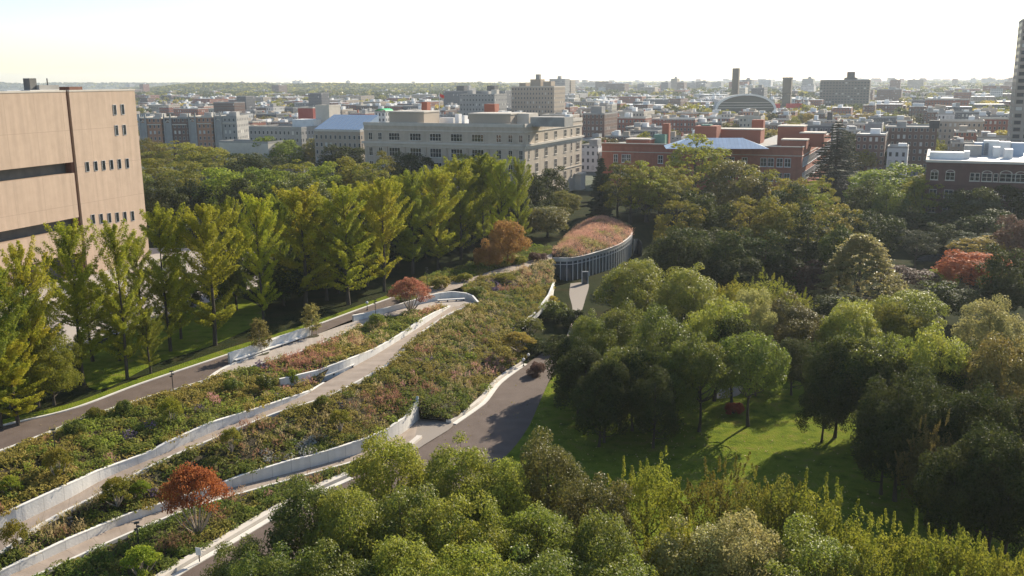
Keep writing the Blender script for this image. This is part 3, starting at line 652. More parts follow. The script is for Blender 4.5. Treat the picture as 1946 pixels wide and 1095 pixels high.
def lindens():
    r = rngf(300); H, Wd = 14.0, 11.0; out = []; tips = []
    for i in range(150):
        v = (i+.5)/150; z = 1.0+v*(H-1.2); R = Wd/2*(1-v)**.72*min(1, (v+.06)*5)*r.uniform(.82, 1.08); th = 2.399963*i
        q = np.array([math.cos(th)*R*.9, math.sin(th)*R*.9, z]); d = sphere_dirs(110, r)*np.array([.75, .75, .42]); out.append(q+d*r.random((110, 1))**.4*r.uniform(.7, 1.2)+np.array([math.cos(th), math.sin(th), -.25])*r.random((110, 1))*.7)
        if i % 12 == 0: tips.append(q*.8)
    p = np.concatenate(out); add_proto('linden', make_proto('silver_linden', H, Wd, MB().quads(leaves(p, .32, r, .6)), tips, .3, 1.2, LM['silver'], M['bark']))
lindens()
def ginkgo(seed, H=20.0, Wd=8.6, gap=.2, nb=110, zb=.13):
    r = rngf(seed); mb = MB(); tips = []; gaps = [(r.uniform(.25, .75), r.uniform(0, 6.28)) for _ in range(4)]
    for i in range(nb):
        t = zb+(.985-zb)*((i+r.random())/nb)**.92; th = 2.399963*i+r.uniform(-.5, .5)
        if any(abs(t-g) < .07 and abs((th-a+3.14) % 6.283-3.14) < 1.1 for g, a in gaps) or r.random() < gap: continue
        u = (t-zb)/(1-zb); prof = (.6+.45*min(1, u*2.2))*(1-u**3.2)**.8*r.uniform(.5, 1.32)
        ang = math.radians(66-28*u)+r.uniform(-.2, .2); L = Wd/2*prof/math.sin(ang)+.5
        base = np.array([0, 0, t*H-.25*L*math.cos(ang)]); dv = np.array([math.cos(th)*math.sin(ang), math.sin(th)*math.sin(ang), math.cos(ang)])
        n = int(74+64*L); s = r.random(n)**.75
        cen = base+dv*(s*L)[:, None]; cen[:, 2] += .10*L*s*s
        rad = (.14+.46*np.sin(np.clip(s, 0, 1)*2.7))*min(1, .5+L*.14)
        off_ = sphere_dirs(n, r)*(rad*r.random(n)**.5)[:, None]; off_[:, 2] *= .8
        mb.quads(leaves(cen+off_, .27, r, .5, nrm=off_/(rad[:, None]+.05)+.5*dv+np.array([0, 0, .25])))
        tip = base+dv*L*.85
        if r.random() < .45: tips.append((base, tip))
    root = empty('ginkgo_tree'); tb = MB()
    zs = np.linspace(-.3, H*.96, 9); tb.tube(np.c_[.12*np.sin(zs*.35), .12*np.cos(zs*.3)-.12, zs], .30*np.clip(1-zs/H, .05, 1), 8)
    for a, b in tips: tb.tube(resample(np.array([a, (a+b)/2-np.array([0, 0, .15]), b]), 4), np.linspace(.075, .02, 4), 4)
    tb.build('trunk', M['bark'], root, smooth=True); mb.build('crown', LM['ginkgo'], root); measure(root, mb)
    add_proto('ginkgo', root)
for s in range(4): ginkgo(400+s, gap=.18)
def ginkgo_sparse():
    for s in range(2): ginkgo(420+s, gap=.2, nb=100, zb=.14)
    PROTO['sparse'] = PROTO['ginkgo'][-2:]; PROTO['ginkgo'] = PROTO['ginkgo'][:-2]
ginkgo_sparse()
def spiky(seed, H=12.0, Wd=11.0):
    r = rngf(seed); p, c, nn = lump_crown(r, Wd, H*.86, 1.6, 56, 230, .3, lump=(.15, .28), drop=.06); mb = MB().quads(leaves(p, .30, r, .6, nrm=nn))
    for i in range(95):
        q = c[r.integers(len(c))]; o = np.array([q[0], q[1], (q[2]-H*.35)]); o /= np.linalg.norm(o)+1e-6
        if o[2] < -.1: continue
        st = q+o*Wd*.1+r.normal(size=3)*.7; dv = np.array([o[0]*.55, o[1]*.55, 1.0])+r.normal(size=3)*.24; dv /= np.linalg.norm(dv); L = r.uniform(.6, 1.4) if i % 5 else r.uniform(1.5, 2.4)
        n = int(52*L); s = r.random(n); pp = st+dv*(s*L)[:, None]+sphere_dirs(n, r)*((.30*(1-s)+.10)*r.random(n)**.4)[:, None]
        mb.quads(leaves(pp, .28, r, .6, nrm=pp-st-dv*(s*L)[:, None]+np.array([0, 0, .1])))
    add_proto('spiky', make_proto('cherry_tree', H, Wd, mb, c[r.permutation(len(c))[:14]], .26, 2.0, LM['lime'], M['bark']))
for s in range(3): spiky(500+s)
def spruce(seed, H=22.0, Wd=10.0, kd='spruce', name='spruce_tree', mat='conifer', dens=1.0):
    r = rngf(seed); mb = MB(); tb = MB(); zs = np.linspace(-.3, H*.98, 8); tb.tube(np.c_[zs*0, zs*0, zs], .34*np.clip(1-zs/H, .04, 1), 7)
    for k in range(27):
        v = k/27; z = H*(.06+.92*v); R = Wd/2*(1-v)**.8+.25
        for j in range(8 if v < .7 else 6):
            if r.random() < .12: continue
            th = j*.8+k*1.7+r.uniform(-.25, .25); L = R*r.uniform(.68, 1.12); n = int((26+34*L)*dens); s = r.random(n)**.7
            dirx = np.array([math.cos(th), math.sin(th), 0]); side = np.array([-dirx[1], dirx[0], 0]); w = (1-s*.75)*L*.24+.1
            pp = np.array([0, 0, z])+dirx*(s*L)[:, None]+side*(w*r.uniform(-1, 1, n))[:, None]; pp[:, 2] += -.20*s*L+.11*L*s**3-r.random(n)*.3
            mb.quads(leaves(pp, .40, r, .4, axis=np.tile(dirx+np.array([0, 0, -.25]), (n, 1))))
            if j % 2 == 0: tb.tube([[0, 0, z], list(np.array([0, 0, z-.12*L])+dirx*L*.8)], [.07, .02], 4)
    root = empty(name); tb.build('trunk', M['bark'], root); mb.build('crown', LM[mat], root); measure(root, mb); add_proto(kd, root)
spruce(600); spruce(601, 15, 5.2, 'cone', 'conifer_tree', 'conifer', 1.3)
def vase(seed, H, Wd, kd, name, mat, n_st=8, per=190, leaf=.26, flat=.5, zb=.38, tmat='palebark'):
    r = rngf(seed); tips = []; out = []
    for i in range(n_st*5):
        th = 2.399963*i; u = math.sqrt((i+.5)/(n_st*5)); R = Wd/2*u*r.uniform(.8, 1.05)
        z = H*(.93-.42*u**2.2)+r.uniform(-.5, .25); q = np.array([math.cos(th)*R, math.sin(th)*R, max(z, H*zb)]); tips.append(q)
        m_ = int(per*r.uniform(.5, 1.2)); d = sphere_dirs(m_, r)*(r.random((m_, 1))**.5)*Wd*.15; d[:, 2] *= flat; out.append(q+d)
    p = np.concatenate(out); tips = np.array(tips)
    add_proto(kd, make_proto(name, H, Wd, MB().quads(leaves(p, leaf, r, .6)), tips[r.permutation(len(tips))[:n_st*2]]-np.array([0, 0, .2]), .11, .3, LM[mat], M[tmat], stems=3))
vase(700, 6.2, 7.2, 'maple', 'maple_tree', 'red', 9, 210, .25)
vase(701, 5.0, 6.0, 'crape', 'crape_myrtle', 'rose', 8, 150, .24)
vase(702, 3.2, 3.4, 'bush', 'multi_stem_shrub', 'olive', 5, 120, .2, .8, .3)
vase(703, 3.0, 2.6, 'bush', 'multi_stem_shrub', 'lime', 5, 120, .2, .9, .3)
def orange_mass():
    for s in range(2): dome('orange', 'autumn_tree', 720+s, 7.5, 8, .4, 40, 300, .28, 'orange', lump=(.2, .34), shape=1.6)
orange_mass()
def young(seed):
    r = rngf(seed); H = 4.4; out = []
    for i in range(26):
        v = i/26; z = 1.0+v*3.3; R = 1.25*math.sin(min(1, v*1.5+.25)*1.75)*(1-v*.65)*r.uniform(.6, 1.1); th = 2.4*i; q = np.array([math.cos(th)*R, math.sin(th)*R, z]); out.append(q+sphere_dirs(85, r)*r.random((85, 1))*.42)
    p = np.concatenate(out); root = make_proto('young_tree', H, 2.4, MB().quads(leaves(p, .19, r, .6)), p[r.permutation(len(p))[:9]], .06, .9, LM['tan'], M['palebark'])
    st = MB()
    for a in (0, 2.1, 4.2): st.tube([[.55*math.cos(a), .55*math.sin(a), -.1], [.5*math.cos(a), .5*math.sin(a), 1.5]], .035, 5)
    for a in (0,): st.tube([[.5, 0, 1.35], [-.25, .43, 1.35], [-.25, -.43, 1.35], [.5, 0, 1.35]], .02, 4)
    st.build('support_stakes', M['palebark'], root)
    pt = MB(); th = np.linspace(0, 6.283, 14)[:-1]; pt.prism(np.c_[np.cos(th)*.75, np.sin(th)*.75], -.1, .06); pt.build('mulch_ring', M['soil'], root)
    add_proto('young', root)
young(740)
def shrubs():
    for s in range(3):
        r = rngf(760+s); p, c, nn = lump_crown(r, 2.6, 1.7, .05, 16, 120, .2, lump=(.26, .42), shape=1.5)
        root = empty('shrub'); fb = MB().quads(leaves(p, .21, r, .6, nrm=nn)); fb.build('foliage', LM['olive'], root); measure(root, fb); tb = MB()
        for t in c[:6]: tb.tube([[0, 0, -.1], list(t*.8)], [.05, .02], 4)
        tb.build('stems', M['bark'], root); add_proto('shrub', root)
shrubs()
USED = set(); TREES = []; TR = random.Random(5)
KIDX = {}
def tree(px, py, H, wpx, kd, mat, label, zg=None, cat='tree', group=None, wob=.06, idx=None):
    """a tree whose top shows at the photo pixel and whose height is H metres"""
    z0 = ZE if zg is None else zg
    for _ in range(3):
        p = U(px, py, z0+H)
        if zg is None: z0 = float(ground_z(p[0], p[1]))
    d = proj(p)[2]; lst = PROTO[kd]; k = KIDX.get(kd, TR.randrange(9)); KIDX[kd] = k+1
    i = (k if idx is None else idx) % len(lst); src = lst[i]
    o = src if (kd, i) not in USED else copy_tree(src)
    USED.add((kd, i))
    sx = wpx*d/F_PX/src['Wd']; sz = H/src['H']
    o.location = (p[0], p[1], z0); o.scale = (sx*TR.uniform(1-wob, 1+wob), sx*TR.uniform(1-wob, 1+wob), sz); o.rotation_euler = (0, 0, TR.uniform(0, 6.28))
    for ch in o.children:
        if ch.name.startswith(('crown', 'foliage')) and mat: override(ch, [LM[mat]])
    tag(o, label, cat, group); TREES.append((o, kd)); return o

ORD = ['first', 'second', 'third', 'fourth', 'fifth', 'sixth', 'seventh', 'eighth', 'ninth', 'tenth', 'eleventh', 'twelfth', 'thirteenth', 'fourteenth', 'fifteenth', 'sixteenth', 'seventeenth', 'eighteenth', 'nineteenth', 'twentieth']
# --- the ginkgo allee: a row along the verge and one behind it
row1 = [(-40, 500, 20, 120, 'ginkgo', 'ginkgod'), (35, 462, 21, 110, 'sparse', 'ginkgo'), (125, 425, 22, 112, 'sparse', 'ginkgo'), (212, 420, 22, 105, 'sparse', 'ginkgo'), (300, 394, 22, 105, 'ginkgo', 'ginkgoy'), (388, 388, 22, 120, 'ginkgo', 'ginkgoy'),
        (485, 368, 22, 85, 'ginkgo', 'ginkgo'), (568, 352, 22, 115, 'ginkgo', 'ginkgo'), (652, 350, 22, 110, 'ginkgo', 'ginkgo'), (722, 338, 22, 92, 'ginkgo', 'ginkgo'), (778, 322, 22, 90, 'ginkgo', 'ginkgod'), (828, 318, 22, 80, 'ginkgo', 'ginkgo'), (872, 300, 23, 82, 'ginkgo', 'ginkgo'), (915, 292, 23, 78, 'ginkgo', 'ginkgod'), (950, 302, 22, 62, 'ginkgo', 'ginkgoy')]
for i, (px, py, H, w, kd, mt) in enumerate(row1):
    nm = {'ginkgo': 'green gold', 'ginkgoy': 'golden yellow', 'ginkgod': 'darker green'}[mt]
    tree(px, py, H, w*1.04, kd, mt, f"{'sparse' if kd == 'sparse' else 'full'} {nm} ginkgo, {ORD[i]} from the museum end in the row along the dark road", 0.0, 'ginkgo tree', 'ginkgos of the row along the dark road')
row2 = [(10, 540, 15, 110, 'ginkgod'), (255, 450, 17, 70, 'ginkgod'), (435, 378, 20, 70, 'ginkgo'), (528, 370, 20, 70, 'ginkgod'), (612, 378, 19, 80, 'ginkgo'), (690, 352, 20, 76, 'ginkgo'), (752, 335, 20, 70, 'ginkgod'), (805, 325, 20, 66, 'ginkgo'), (850, 312, 21, 62, 'ginkgo'), (895, 305, 21, 60, 'ginkgod'), (930, 296, 22, 58, 'ginkgo'), (985, 300, 22, 60, 'ginkgod')]
for i, (px, py, H, w, mt) in enumerate(row2):
    tree(px, py, H, w, 'ginkgo', mt, f"ginkgo standing one step back, {ORD[i]} from the museum end of the second row", 0.0, 'ginkgo tree', 'ginkgos of the second row')
tree(88, 640, 9, 118, 'near', 'lime', 'low bushy bright green tree in front of the ginkgo trunks', 0.0, 'tree')
tree(275, 585, 9.5, 60, 'sparse', 'ginkgod', 'slim young ginkgo between two big ones beside the sunlit museum lawn', 0.0, 'ginkgo tree')
tree(14, 640, 11, 110, 'ginkgo', 'ginkgo', 'leafy young ginkgo half out of frame at the museum end of the ginkgo row', 0.0)
tree(345, 520, 8, 70, 'mid', 'dark', 'small dark round tree at the edge of the museum driveway', 0.0)
# --- the wood between the museum and the grey school
wood = [(283, 264, 15, 80, 'mid', 'olive', 'olive tree tucked against the museum corner at the back'), (330, 268, 15, 90, 'loose', 'lime', 'pale yellow green tree under the ornate apartment row'),
 (385, 276, 15, 80, 'mid', 'lime', 'rounded yellow green tree below the white piers'), (425, 284, 15, 80, 'loose', 'olive', 'brownish tree crown at the top edge of the wood'), (480, 290, 15, 110, 'mid', 'dark', 'wide dark oak crown amid the yellow green wood'),
 (520, 260, 17, 90, 'mid', 'bright', 'bright domed tree before the grey flat roofed building'), (612, 258, 17, 85, 'mid', 'oakb', 'bronze topped dark tree before the glass roofed building'), (655, 276, 15, 75, 'mid', 'dark', 'dark crown before the sheds of the glass roofed building'),
 (300, 300, 16, 95, 'loose', 'lime', 'golden green crown beside the museum edge'), (355, 308, 16, 80, 'loose', 'olive', 'thin browning tree between dark oaks near the museum'), (425, 318, 17, 110, 'mid', 'bright', 'big bright green dome with yellow flecks in mid wood'),
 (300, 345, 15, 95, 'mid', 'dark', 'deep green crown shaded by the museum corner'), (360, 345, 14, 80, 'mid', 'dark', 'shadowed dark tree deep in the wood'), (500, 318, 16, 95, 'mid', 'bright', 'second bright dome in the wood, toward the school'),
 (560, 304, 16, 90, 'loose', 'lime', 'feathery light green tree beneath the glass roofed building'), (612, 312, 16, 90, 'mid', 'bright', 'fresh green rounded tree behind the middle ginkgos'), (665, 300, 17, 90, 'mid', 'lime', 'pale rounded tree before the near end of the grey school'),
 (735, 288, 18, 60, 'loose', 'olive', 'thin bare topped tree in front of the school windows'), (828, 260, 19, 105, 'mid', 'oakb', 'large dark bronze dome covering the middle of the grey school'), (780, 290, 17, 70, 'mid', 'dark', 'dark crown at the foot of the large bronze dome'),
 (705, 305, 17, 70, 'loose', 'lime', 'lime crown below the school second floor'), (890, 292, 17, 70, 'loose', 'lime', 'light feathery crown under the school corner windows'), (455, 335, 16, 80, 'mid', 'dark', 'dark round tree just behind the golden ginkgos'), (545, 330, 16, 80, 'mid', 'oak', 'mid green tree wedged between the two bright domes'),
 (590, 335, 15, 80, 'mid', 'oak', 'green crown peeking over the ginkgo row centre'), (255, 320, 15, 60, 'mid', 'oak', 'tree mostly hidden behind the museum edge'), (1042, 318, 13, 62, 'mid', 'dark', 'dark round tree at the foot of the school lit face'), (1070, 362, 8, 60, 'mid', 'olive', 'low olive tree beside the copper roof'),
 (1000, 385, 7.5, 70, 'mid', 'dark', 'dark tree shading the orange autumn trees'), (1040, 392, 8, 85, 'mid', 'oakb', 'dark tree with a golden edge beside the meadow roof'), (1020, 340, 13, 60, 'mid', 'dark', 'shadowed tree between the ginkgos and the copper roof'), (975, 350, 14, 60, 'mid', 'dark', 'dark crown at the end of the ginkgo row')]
for px, py, H, w, kd, mt, lb in wood: tree(px, py, H, w*1.2, kd, mt, lb, 0.0)
under = [(450, 470, 9), (505, 455, 10), (560, 450, 10), (615, 445, 10), (665, 430, 10), (715, 425, 10), (765, 410, 10), (810, 400, 10), (855, 385, 11), (900, 375, 11), (940, 370, 11), (420, 500, 8), (535, 500, 8), (640, 480, 8)]
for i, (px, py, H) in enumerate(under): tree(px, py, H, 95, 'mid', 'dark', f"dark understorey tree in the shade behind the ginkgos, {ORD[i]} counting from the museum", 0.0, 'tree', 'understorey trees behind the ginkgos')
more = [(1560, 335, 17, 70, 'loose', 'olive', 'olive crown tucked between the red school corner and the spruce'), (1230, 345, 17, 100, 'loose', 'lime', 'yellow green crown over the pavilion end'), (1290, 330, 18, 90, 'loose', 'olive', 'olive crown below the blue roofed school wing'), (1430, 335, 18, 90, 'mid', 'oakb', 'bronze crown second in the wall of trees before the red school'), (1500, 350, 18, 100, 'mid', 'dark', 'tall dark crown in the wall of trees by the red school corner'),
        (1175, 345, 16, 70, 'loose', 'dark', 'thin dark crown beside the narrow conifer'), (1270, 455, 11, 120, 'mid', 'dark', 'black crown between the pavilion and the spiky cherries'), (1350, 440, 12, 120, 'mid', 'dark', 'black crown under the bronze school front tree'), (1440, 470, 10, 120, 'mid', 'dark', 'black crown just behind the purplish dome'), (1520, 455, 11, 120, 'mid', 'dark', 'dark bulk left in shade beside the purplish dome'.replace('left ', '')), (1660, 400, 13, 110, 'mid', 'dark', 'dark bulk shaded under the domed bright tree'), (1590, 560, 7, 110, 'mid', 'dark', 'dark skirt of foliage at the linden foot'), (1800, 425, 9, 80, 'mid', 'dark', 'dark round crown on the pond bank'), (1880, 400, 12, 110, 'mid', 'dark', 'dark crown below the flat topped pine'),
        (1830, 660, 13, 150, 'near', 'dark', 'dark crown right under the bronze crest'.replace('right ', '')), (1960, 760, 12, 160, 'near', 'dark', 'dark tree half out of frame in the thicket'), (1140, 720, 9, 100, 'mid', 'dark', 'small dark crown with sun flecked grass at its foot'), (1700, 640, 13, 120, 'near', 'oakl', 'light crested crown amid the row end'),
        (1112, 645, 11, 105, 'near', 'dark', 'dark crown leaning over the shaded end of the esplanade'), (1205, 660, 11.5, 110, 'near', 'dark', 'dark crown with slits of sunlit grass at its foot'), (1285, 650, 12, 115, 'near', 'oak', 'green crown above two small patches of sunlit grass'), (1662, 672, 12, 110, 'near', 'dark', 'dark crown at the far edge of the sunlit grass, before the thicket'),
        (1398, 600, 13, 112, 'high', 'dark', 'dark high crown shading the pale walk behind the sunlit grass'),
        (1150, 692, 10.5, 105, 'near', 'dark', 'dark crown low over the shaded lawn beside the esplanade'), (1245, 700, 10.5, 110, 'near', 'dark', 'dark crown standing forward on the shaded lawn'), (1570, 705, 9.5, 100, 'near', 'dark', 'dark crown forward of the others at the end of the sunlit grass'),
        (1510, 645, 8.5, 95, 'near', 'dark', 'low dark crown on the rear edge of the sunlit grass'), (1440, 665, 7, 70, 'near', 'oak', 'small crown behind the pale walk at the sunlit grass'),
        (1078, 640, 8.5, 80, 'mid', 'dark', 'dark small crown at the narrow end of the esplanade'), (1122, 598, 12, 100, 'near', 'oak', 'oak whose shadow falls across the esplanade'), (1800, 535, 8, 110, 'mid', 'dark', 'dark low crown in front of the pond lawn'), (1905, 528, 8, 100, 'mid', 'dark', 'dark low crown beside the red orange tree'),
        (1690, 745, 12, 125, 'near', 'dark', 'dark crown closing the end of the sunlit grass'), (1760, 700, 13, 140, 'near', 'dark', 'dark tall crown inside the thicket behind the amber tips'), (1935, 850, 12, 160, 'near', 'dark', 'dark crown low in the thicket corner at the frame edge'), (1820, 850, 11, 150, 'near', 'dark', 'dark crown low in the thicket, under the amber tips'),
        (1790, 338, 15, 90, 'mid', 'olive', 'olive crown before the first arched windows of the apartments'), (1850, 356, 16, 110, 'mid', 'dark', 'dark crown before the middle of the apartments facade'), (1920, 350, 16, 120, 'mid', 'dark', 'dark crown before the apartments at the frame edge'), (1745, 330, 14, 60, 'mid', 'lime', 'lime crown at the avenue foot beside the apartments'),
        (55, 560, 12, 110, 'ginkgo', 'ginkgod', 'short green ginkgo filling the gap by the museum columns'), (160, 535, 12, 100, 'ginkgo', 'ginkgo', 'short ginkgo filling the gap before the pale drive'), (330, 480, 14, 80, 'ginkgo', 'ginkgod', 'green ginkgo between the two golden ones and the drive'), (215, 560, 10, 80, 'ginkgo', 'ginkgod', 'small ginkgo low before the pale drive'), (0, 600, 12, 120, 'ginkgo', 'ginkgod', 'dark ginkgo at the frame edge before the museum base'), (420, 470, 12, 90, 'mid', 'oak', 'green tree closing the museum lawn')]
for px, py, H, w, kd, mt, lb in more: tree(px, py, H, w, kd, mt, lb)
# --- orange trees and the terrace specimens
tree(964, 419, 9.6, 80, 'orange', 'orange', 'taller rose orange autumn tree beside the crest path', 0.0)
tree(928, 454, 6.6, 58, 'orange', 'orange', 'lower amber autumn tree leaning against the rose orange one', 0.0)
tree(365, 886, 7.2, 116, 'maple', 'red', 'spreading red maple between the two ramps', -4.9)
tree(778, 529, 6.0, 80, 'crape', 'rose', 'rose red multi stemmed tree by the hairpin of the plaza', -.1)
tree(491, 606, 5.4, 40, 'young', 'tan', 'staked young tree on the plaza, near the open end of the straight wall', 0.0)
tree(590, 578, 5.3, 36, 'young', 'tan', 'staked young tree on the plaza, near the crape myrtle end of the straight wall', 0.0)
bushes = [(322, 757, 3.4, 44, 'lime', 'lime yellow multi stemmed shrub beside purple asters', -1.0), (104, 853, 3.4, 50, 'olive', 'pale stemmed olive shrub on the upper bed under a lamp', -1.4), (24, 992, 3.2, 50, 'olive', 'thin grey green shrub at the frame edge between the ramps', -3.7),
 (218, 908, 3.0, 56, 'olive', 'olive multi stemmed shrub overhanging the upper ramp', -3.2), (437, 813, 2.8, 40, 'olive', 'thin shrub in the middle bed beside the upper ramp bend', -2.3), (262, 1040, 3.0, 70, 'bright', 'acid green shrub low on the bottom bed', -5.0),
 (715, 596, 2.6, 34, 'oak', 'dark green upright shrub at the plaza bed under a lamp', -.2), (265, 915, 2.2, 40, 'bright', 'fern green shrub beside the red maple', -3.8), (645, 778, 2.8, 40, 'olive', 'wiry shrub in the wide middle bed', -2.9), (20, 905, 2.2, 40, 'bright', 'bright green shrub at the frame edge on the upper bed', -1.6),
 (612, 752, 1.8, 28, 'oak', 'round green shrub hanging over the lower side of the upper ramp', -1.9), (985, 632, 3.0, 62, 'gold', 'yellow leaved shrub above the esplanade seat wall', -3.2), (960, 520, 2.2, 40, 'olive', 'low olive shrub by the purple flowers on the crest', -.8), (1035, 560, 3.6, 60, 'gold', 'yellow green shrub beyond the curved pavilion wall', -5.5), (1005, 605, 3.5, 60, 'oak', 'green shrub at the end of the curved pavilion wall', -5.5)]
for px, py, H, w, mt, lb, z in bushes: tree(px, py, H, w, 'bush', mt, lb, z, 'shrub')
sh = [(140, 800, 1.8, 36, 'oak', 'rounded green shrub by the kerb of the dark road, toward the frame edge', -.3), (232, 760, 2.0, 34, 'oak', 'rounded green shrub by the road kerb below the first ginkgos', -.2), (180, 775, 1.6, 30, 'olive', 'small olive shrub by the road kerb', -.2), (555, 707, 1.6, 22, 'bright', 'small bright shrub at the start of the wall behind the upper ramp', -.8),
 (505, 712, 1.9, 40, 'oak', 'dark green shrub next to a purple flower clump by the plaza', -.3), (440, 720, 1.6, 36, 'oak', 'green shrub along the plaza kerb', -.2), (880, 520, 1.6, 34, 'lime', 'yellow green shrub beside the crest path bend', 0), (835, 527, 2.2, 40, 'olive', 'brownish shrub by the lamp on the crest path', 0), (905, 545, 1.8, 40, 'oak', 'green shrub just past the hairpin wall', -.2),
 (1020, 480, 1.8, 40, 'maroon', 'dark red shrub by the crest path near the pavilion', 0), (985, 488, 1.6, 36, 'lime', 'pale green shrub under the orange trees', 0), (775, 560, 1.4, 44, 'lime', 'low lime shrub at the foot of the rose red tree', -.2), (1020, 690, 2.0, 40, 'maroon', 'russet shrub where the seat wall ends', -5.5), (1098, 705, 1.7, 36, 'red', 'small red shrub on the shaded lawn edge', -5.5), (1060, 640, 2.6, 60, 'dark', 'dark shrub by the garden path', -5.5), (1010, 640, 2.8, 56, 'dark', 'dark shrub under the yellow shrub slope', -5.3),
 (1395, 765, 1.6, 40, 'red', 'red flowering shrub at a trunk on the sunny lawn', -5.5), (1770, 905, 2.2, 60, 'tan', 'tan shrub at the shaded end of the sunny lawn', -5.5), (1090, 590, 3.2, 60, 'dark', 'dark shrub crowding the garden path', -5.5), (1060, 575, 3.4, 56, 'oak', 'green shrub below the pavilion glass', -5.5)]
for px, py, H, w, mt, lb, z in sh: tree(px, py, H, w, 'shrub', mt, lb, z, 'shrub')
# --- the wood behind and beside the glass pavilion
rw = [(1143, 302, 17, 44, 'cone', 'conifer', 'narrow dark conifer by the red brick school end'), (1200, 345, 15, 80, 'loose', 'olive', 'hazy olive tree before the red brick school'), (1255, 342, 15, 80, 'loose', 'olive', 'fine twigged green tree in front of the red school'), (1322, 290, 19, 110, 'loose', 'lime', 'tall open yellow green tree rising over the red school facade'),
 (1395, 303, 18, 100, 'mid', 'oakb', 'dark bronze tree before the blue school roof'), (1452, 322, 17, 80, 'loose', 'lime', 'golden green tree in front of the red school windows'), (1500, 338, 16, 70, 'mid', 'olive', 'olive tree near the lit corner of the red school'), (1535, 345, 15, 80, 'loose', 'bright', 'light green tree under the big spruce'),
 (1592, 262, 24, 100, 'spruce', 'conifer', 'big dark spruce beside the red brick school corner'), (1695, 312, 15, 130, 'mid', 'bright', 'bright domed tree with a deep shaded side behind the garden'), (1755, 335, 15, 70, 'loose', 'olive', 'upright olive tree next to the bright dome'), (1800, 318, 14, 75, 'loose', 'tan', 'yellow tan tree before the dark brick apartments'),
 (1650, 345, 14, 80, 'mid', 'dark', 'dark tree between the spruce and the bright dome'), (1850, 378, 13, 90, 'pine', 'pine', 'flat topped pine below the apartments'), (1915, 362, 13, 110, 'pine', 'pine', 'wide spreading pine at the frame edge under the apartments'), (1640, 285, 10, 60, 'far', 'olive', 'low tree on the street beside the red school'), (1690, 282, 10, 60, 'far', 'dark', 'dark street tree below the brown apartments'),
 (1226, 385, 9, 70, 'mid', 'dark', 'dark tree behind the pavilion roof'), (1262, 388, 9.5, 80, 'loose', 'dark', 'shadowed fine leaved tree behind the pavilion'), (1290, 372, 16, 90, 'loose', 'olive', 'olive feathery tree above the pavilion grove'), (1345, 365, 16, 80, 'mid', 'dark', 'dark tree in the heart of the grove'), (1425, 372, 15, 80, 'loose', 'olive', 'yellowish thin tree in the grove centre'), (1480, 375, 15, 90, 'mid', 'olive', 'broad olive dome in the grove'),
 (1540, 398, 15, 90, 'loose', 'dark', 'dark feathery tree under the light green one'), (1285, 440, 13, 80, 'mid', 'dark', 'dark crown just beyond the pavilion end'), (1300, 430, 13, 90, 'mid', 'dark', 'deep shaded crown in the grove hollow'), (1380, 435, 13, 90, 'mid', 'dark', 'black green crown in the middle hollow'), (1455, 440, 12, 90, 'mid', 'dark', 'dusky crown left of the silver linden hollow'.replace('left of', 'before')), (1600, 430, 13, 80, 'mid', 'dark', 'dark crown behind the silver linden'),
 (1720, 400, 9, 90, 'mid', 'dark', 'shaded crown under the bright dome'), (1790, 405, 9, 90, 'mid', 'dark', 'dark crown before the pond'), (1745, 440, 9, 80, 'pine', 'pine', 'small flat pine at the pond bank'), (1850, 440, 9, 90, 'pine', 'pine', 'layered pine above the yellow tree'), (1640, 447, 15, 165, 'linden', 'silver', 'silvery conical linden glowing at its edges'),
 (1545, 496, 8, 72, 'mid', 'maroon', 'small purplish dome tree beside the silver linden'), (1720, 505, 5.5, 90, 'mid', 'maroon', 'low pinkish brown tree beyond the silver linden'), (1868, 450, 9, 90, 'loose', 'gold', 'yellow tree above the red one by the pond'), (1852, 478, 8.5, 100, 'mid', 'red', 'red orange round tree beside the pond lawn'), (1925, 470, 12, 90, 'mid', 'dark', 'dark tree at the frame edge by the pond'),
 (1690, 350, 14, 70, 'mid', 'oak', 'green crown shaded by the spruce'), (1590, 380, 14, 90, 'loose', 'olive', 'olive crown at the spruce foot'), (1480, 485, 9, 80, 'mid', 'dark', 'dark low crown near the purplish dome'), (1400, 490, 10, 80, 'mid', 'dark', 'dark low crown in the grove front'), (1340, 485, 10, 80, 'mid', 'dark', 'dark low crown behind the glinting row'), (1930, 410, 12, 70, 'mid', 'maroon', 'dull red crown under the spreading pine')]
for px, py, H, w, kd, mt, lb in rw: tree(px, py, H*(1.15 if kd in ('mid', 'loose') and H > 11 else 1), w*(1.22 if kd in ('mid', 'loose') else 1), kd, mt, lb)
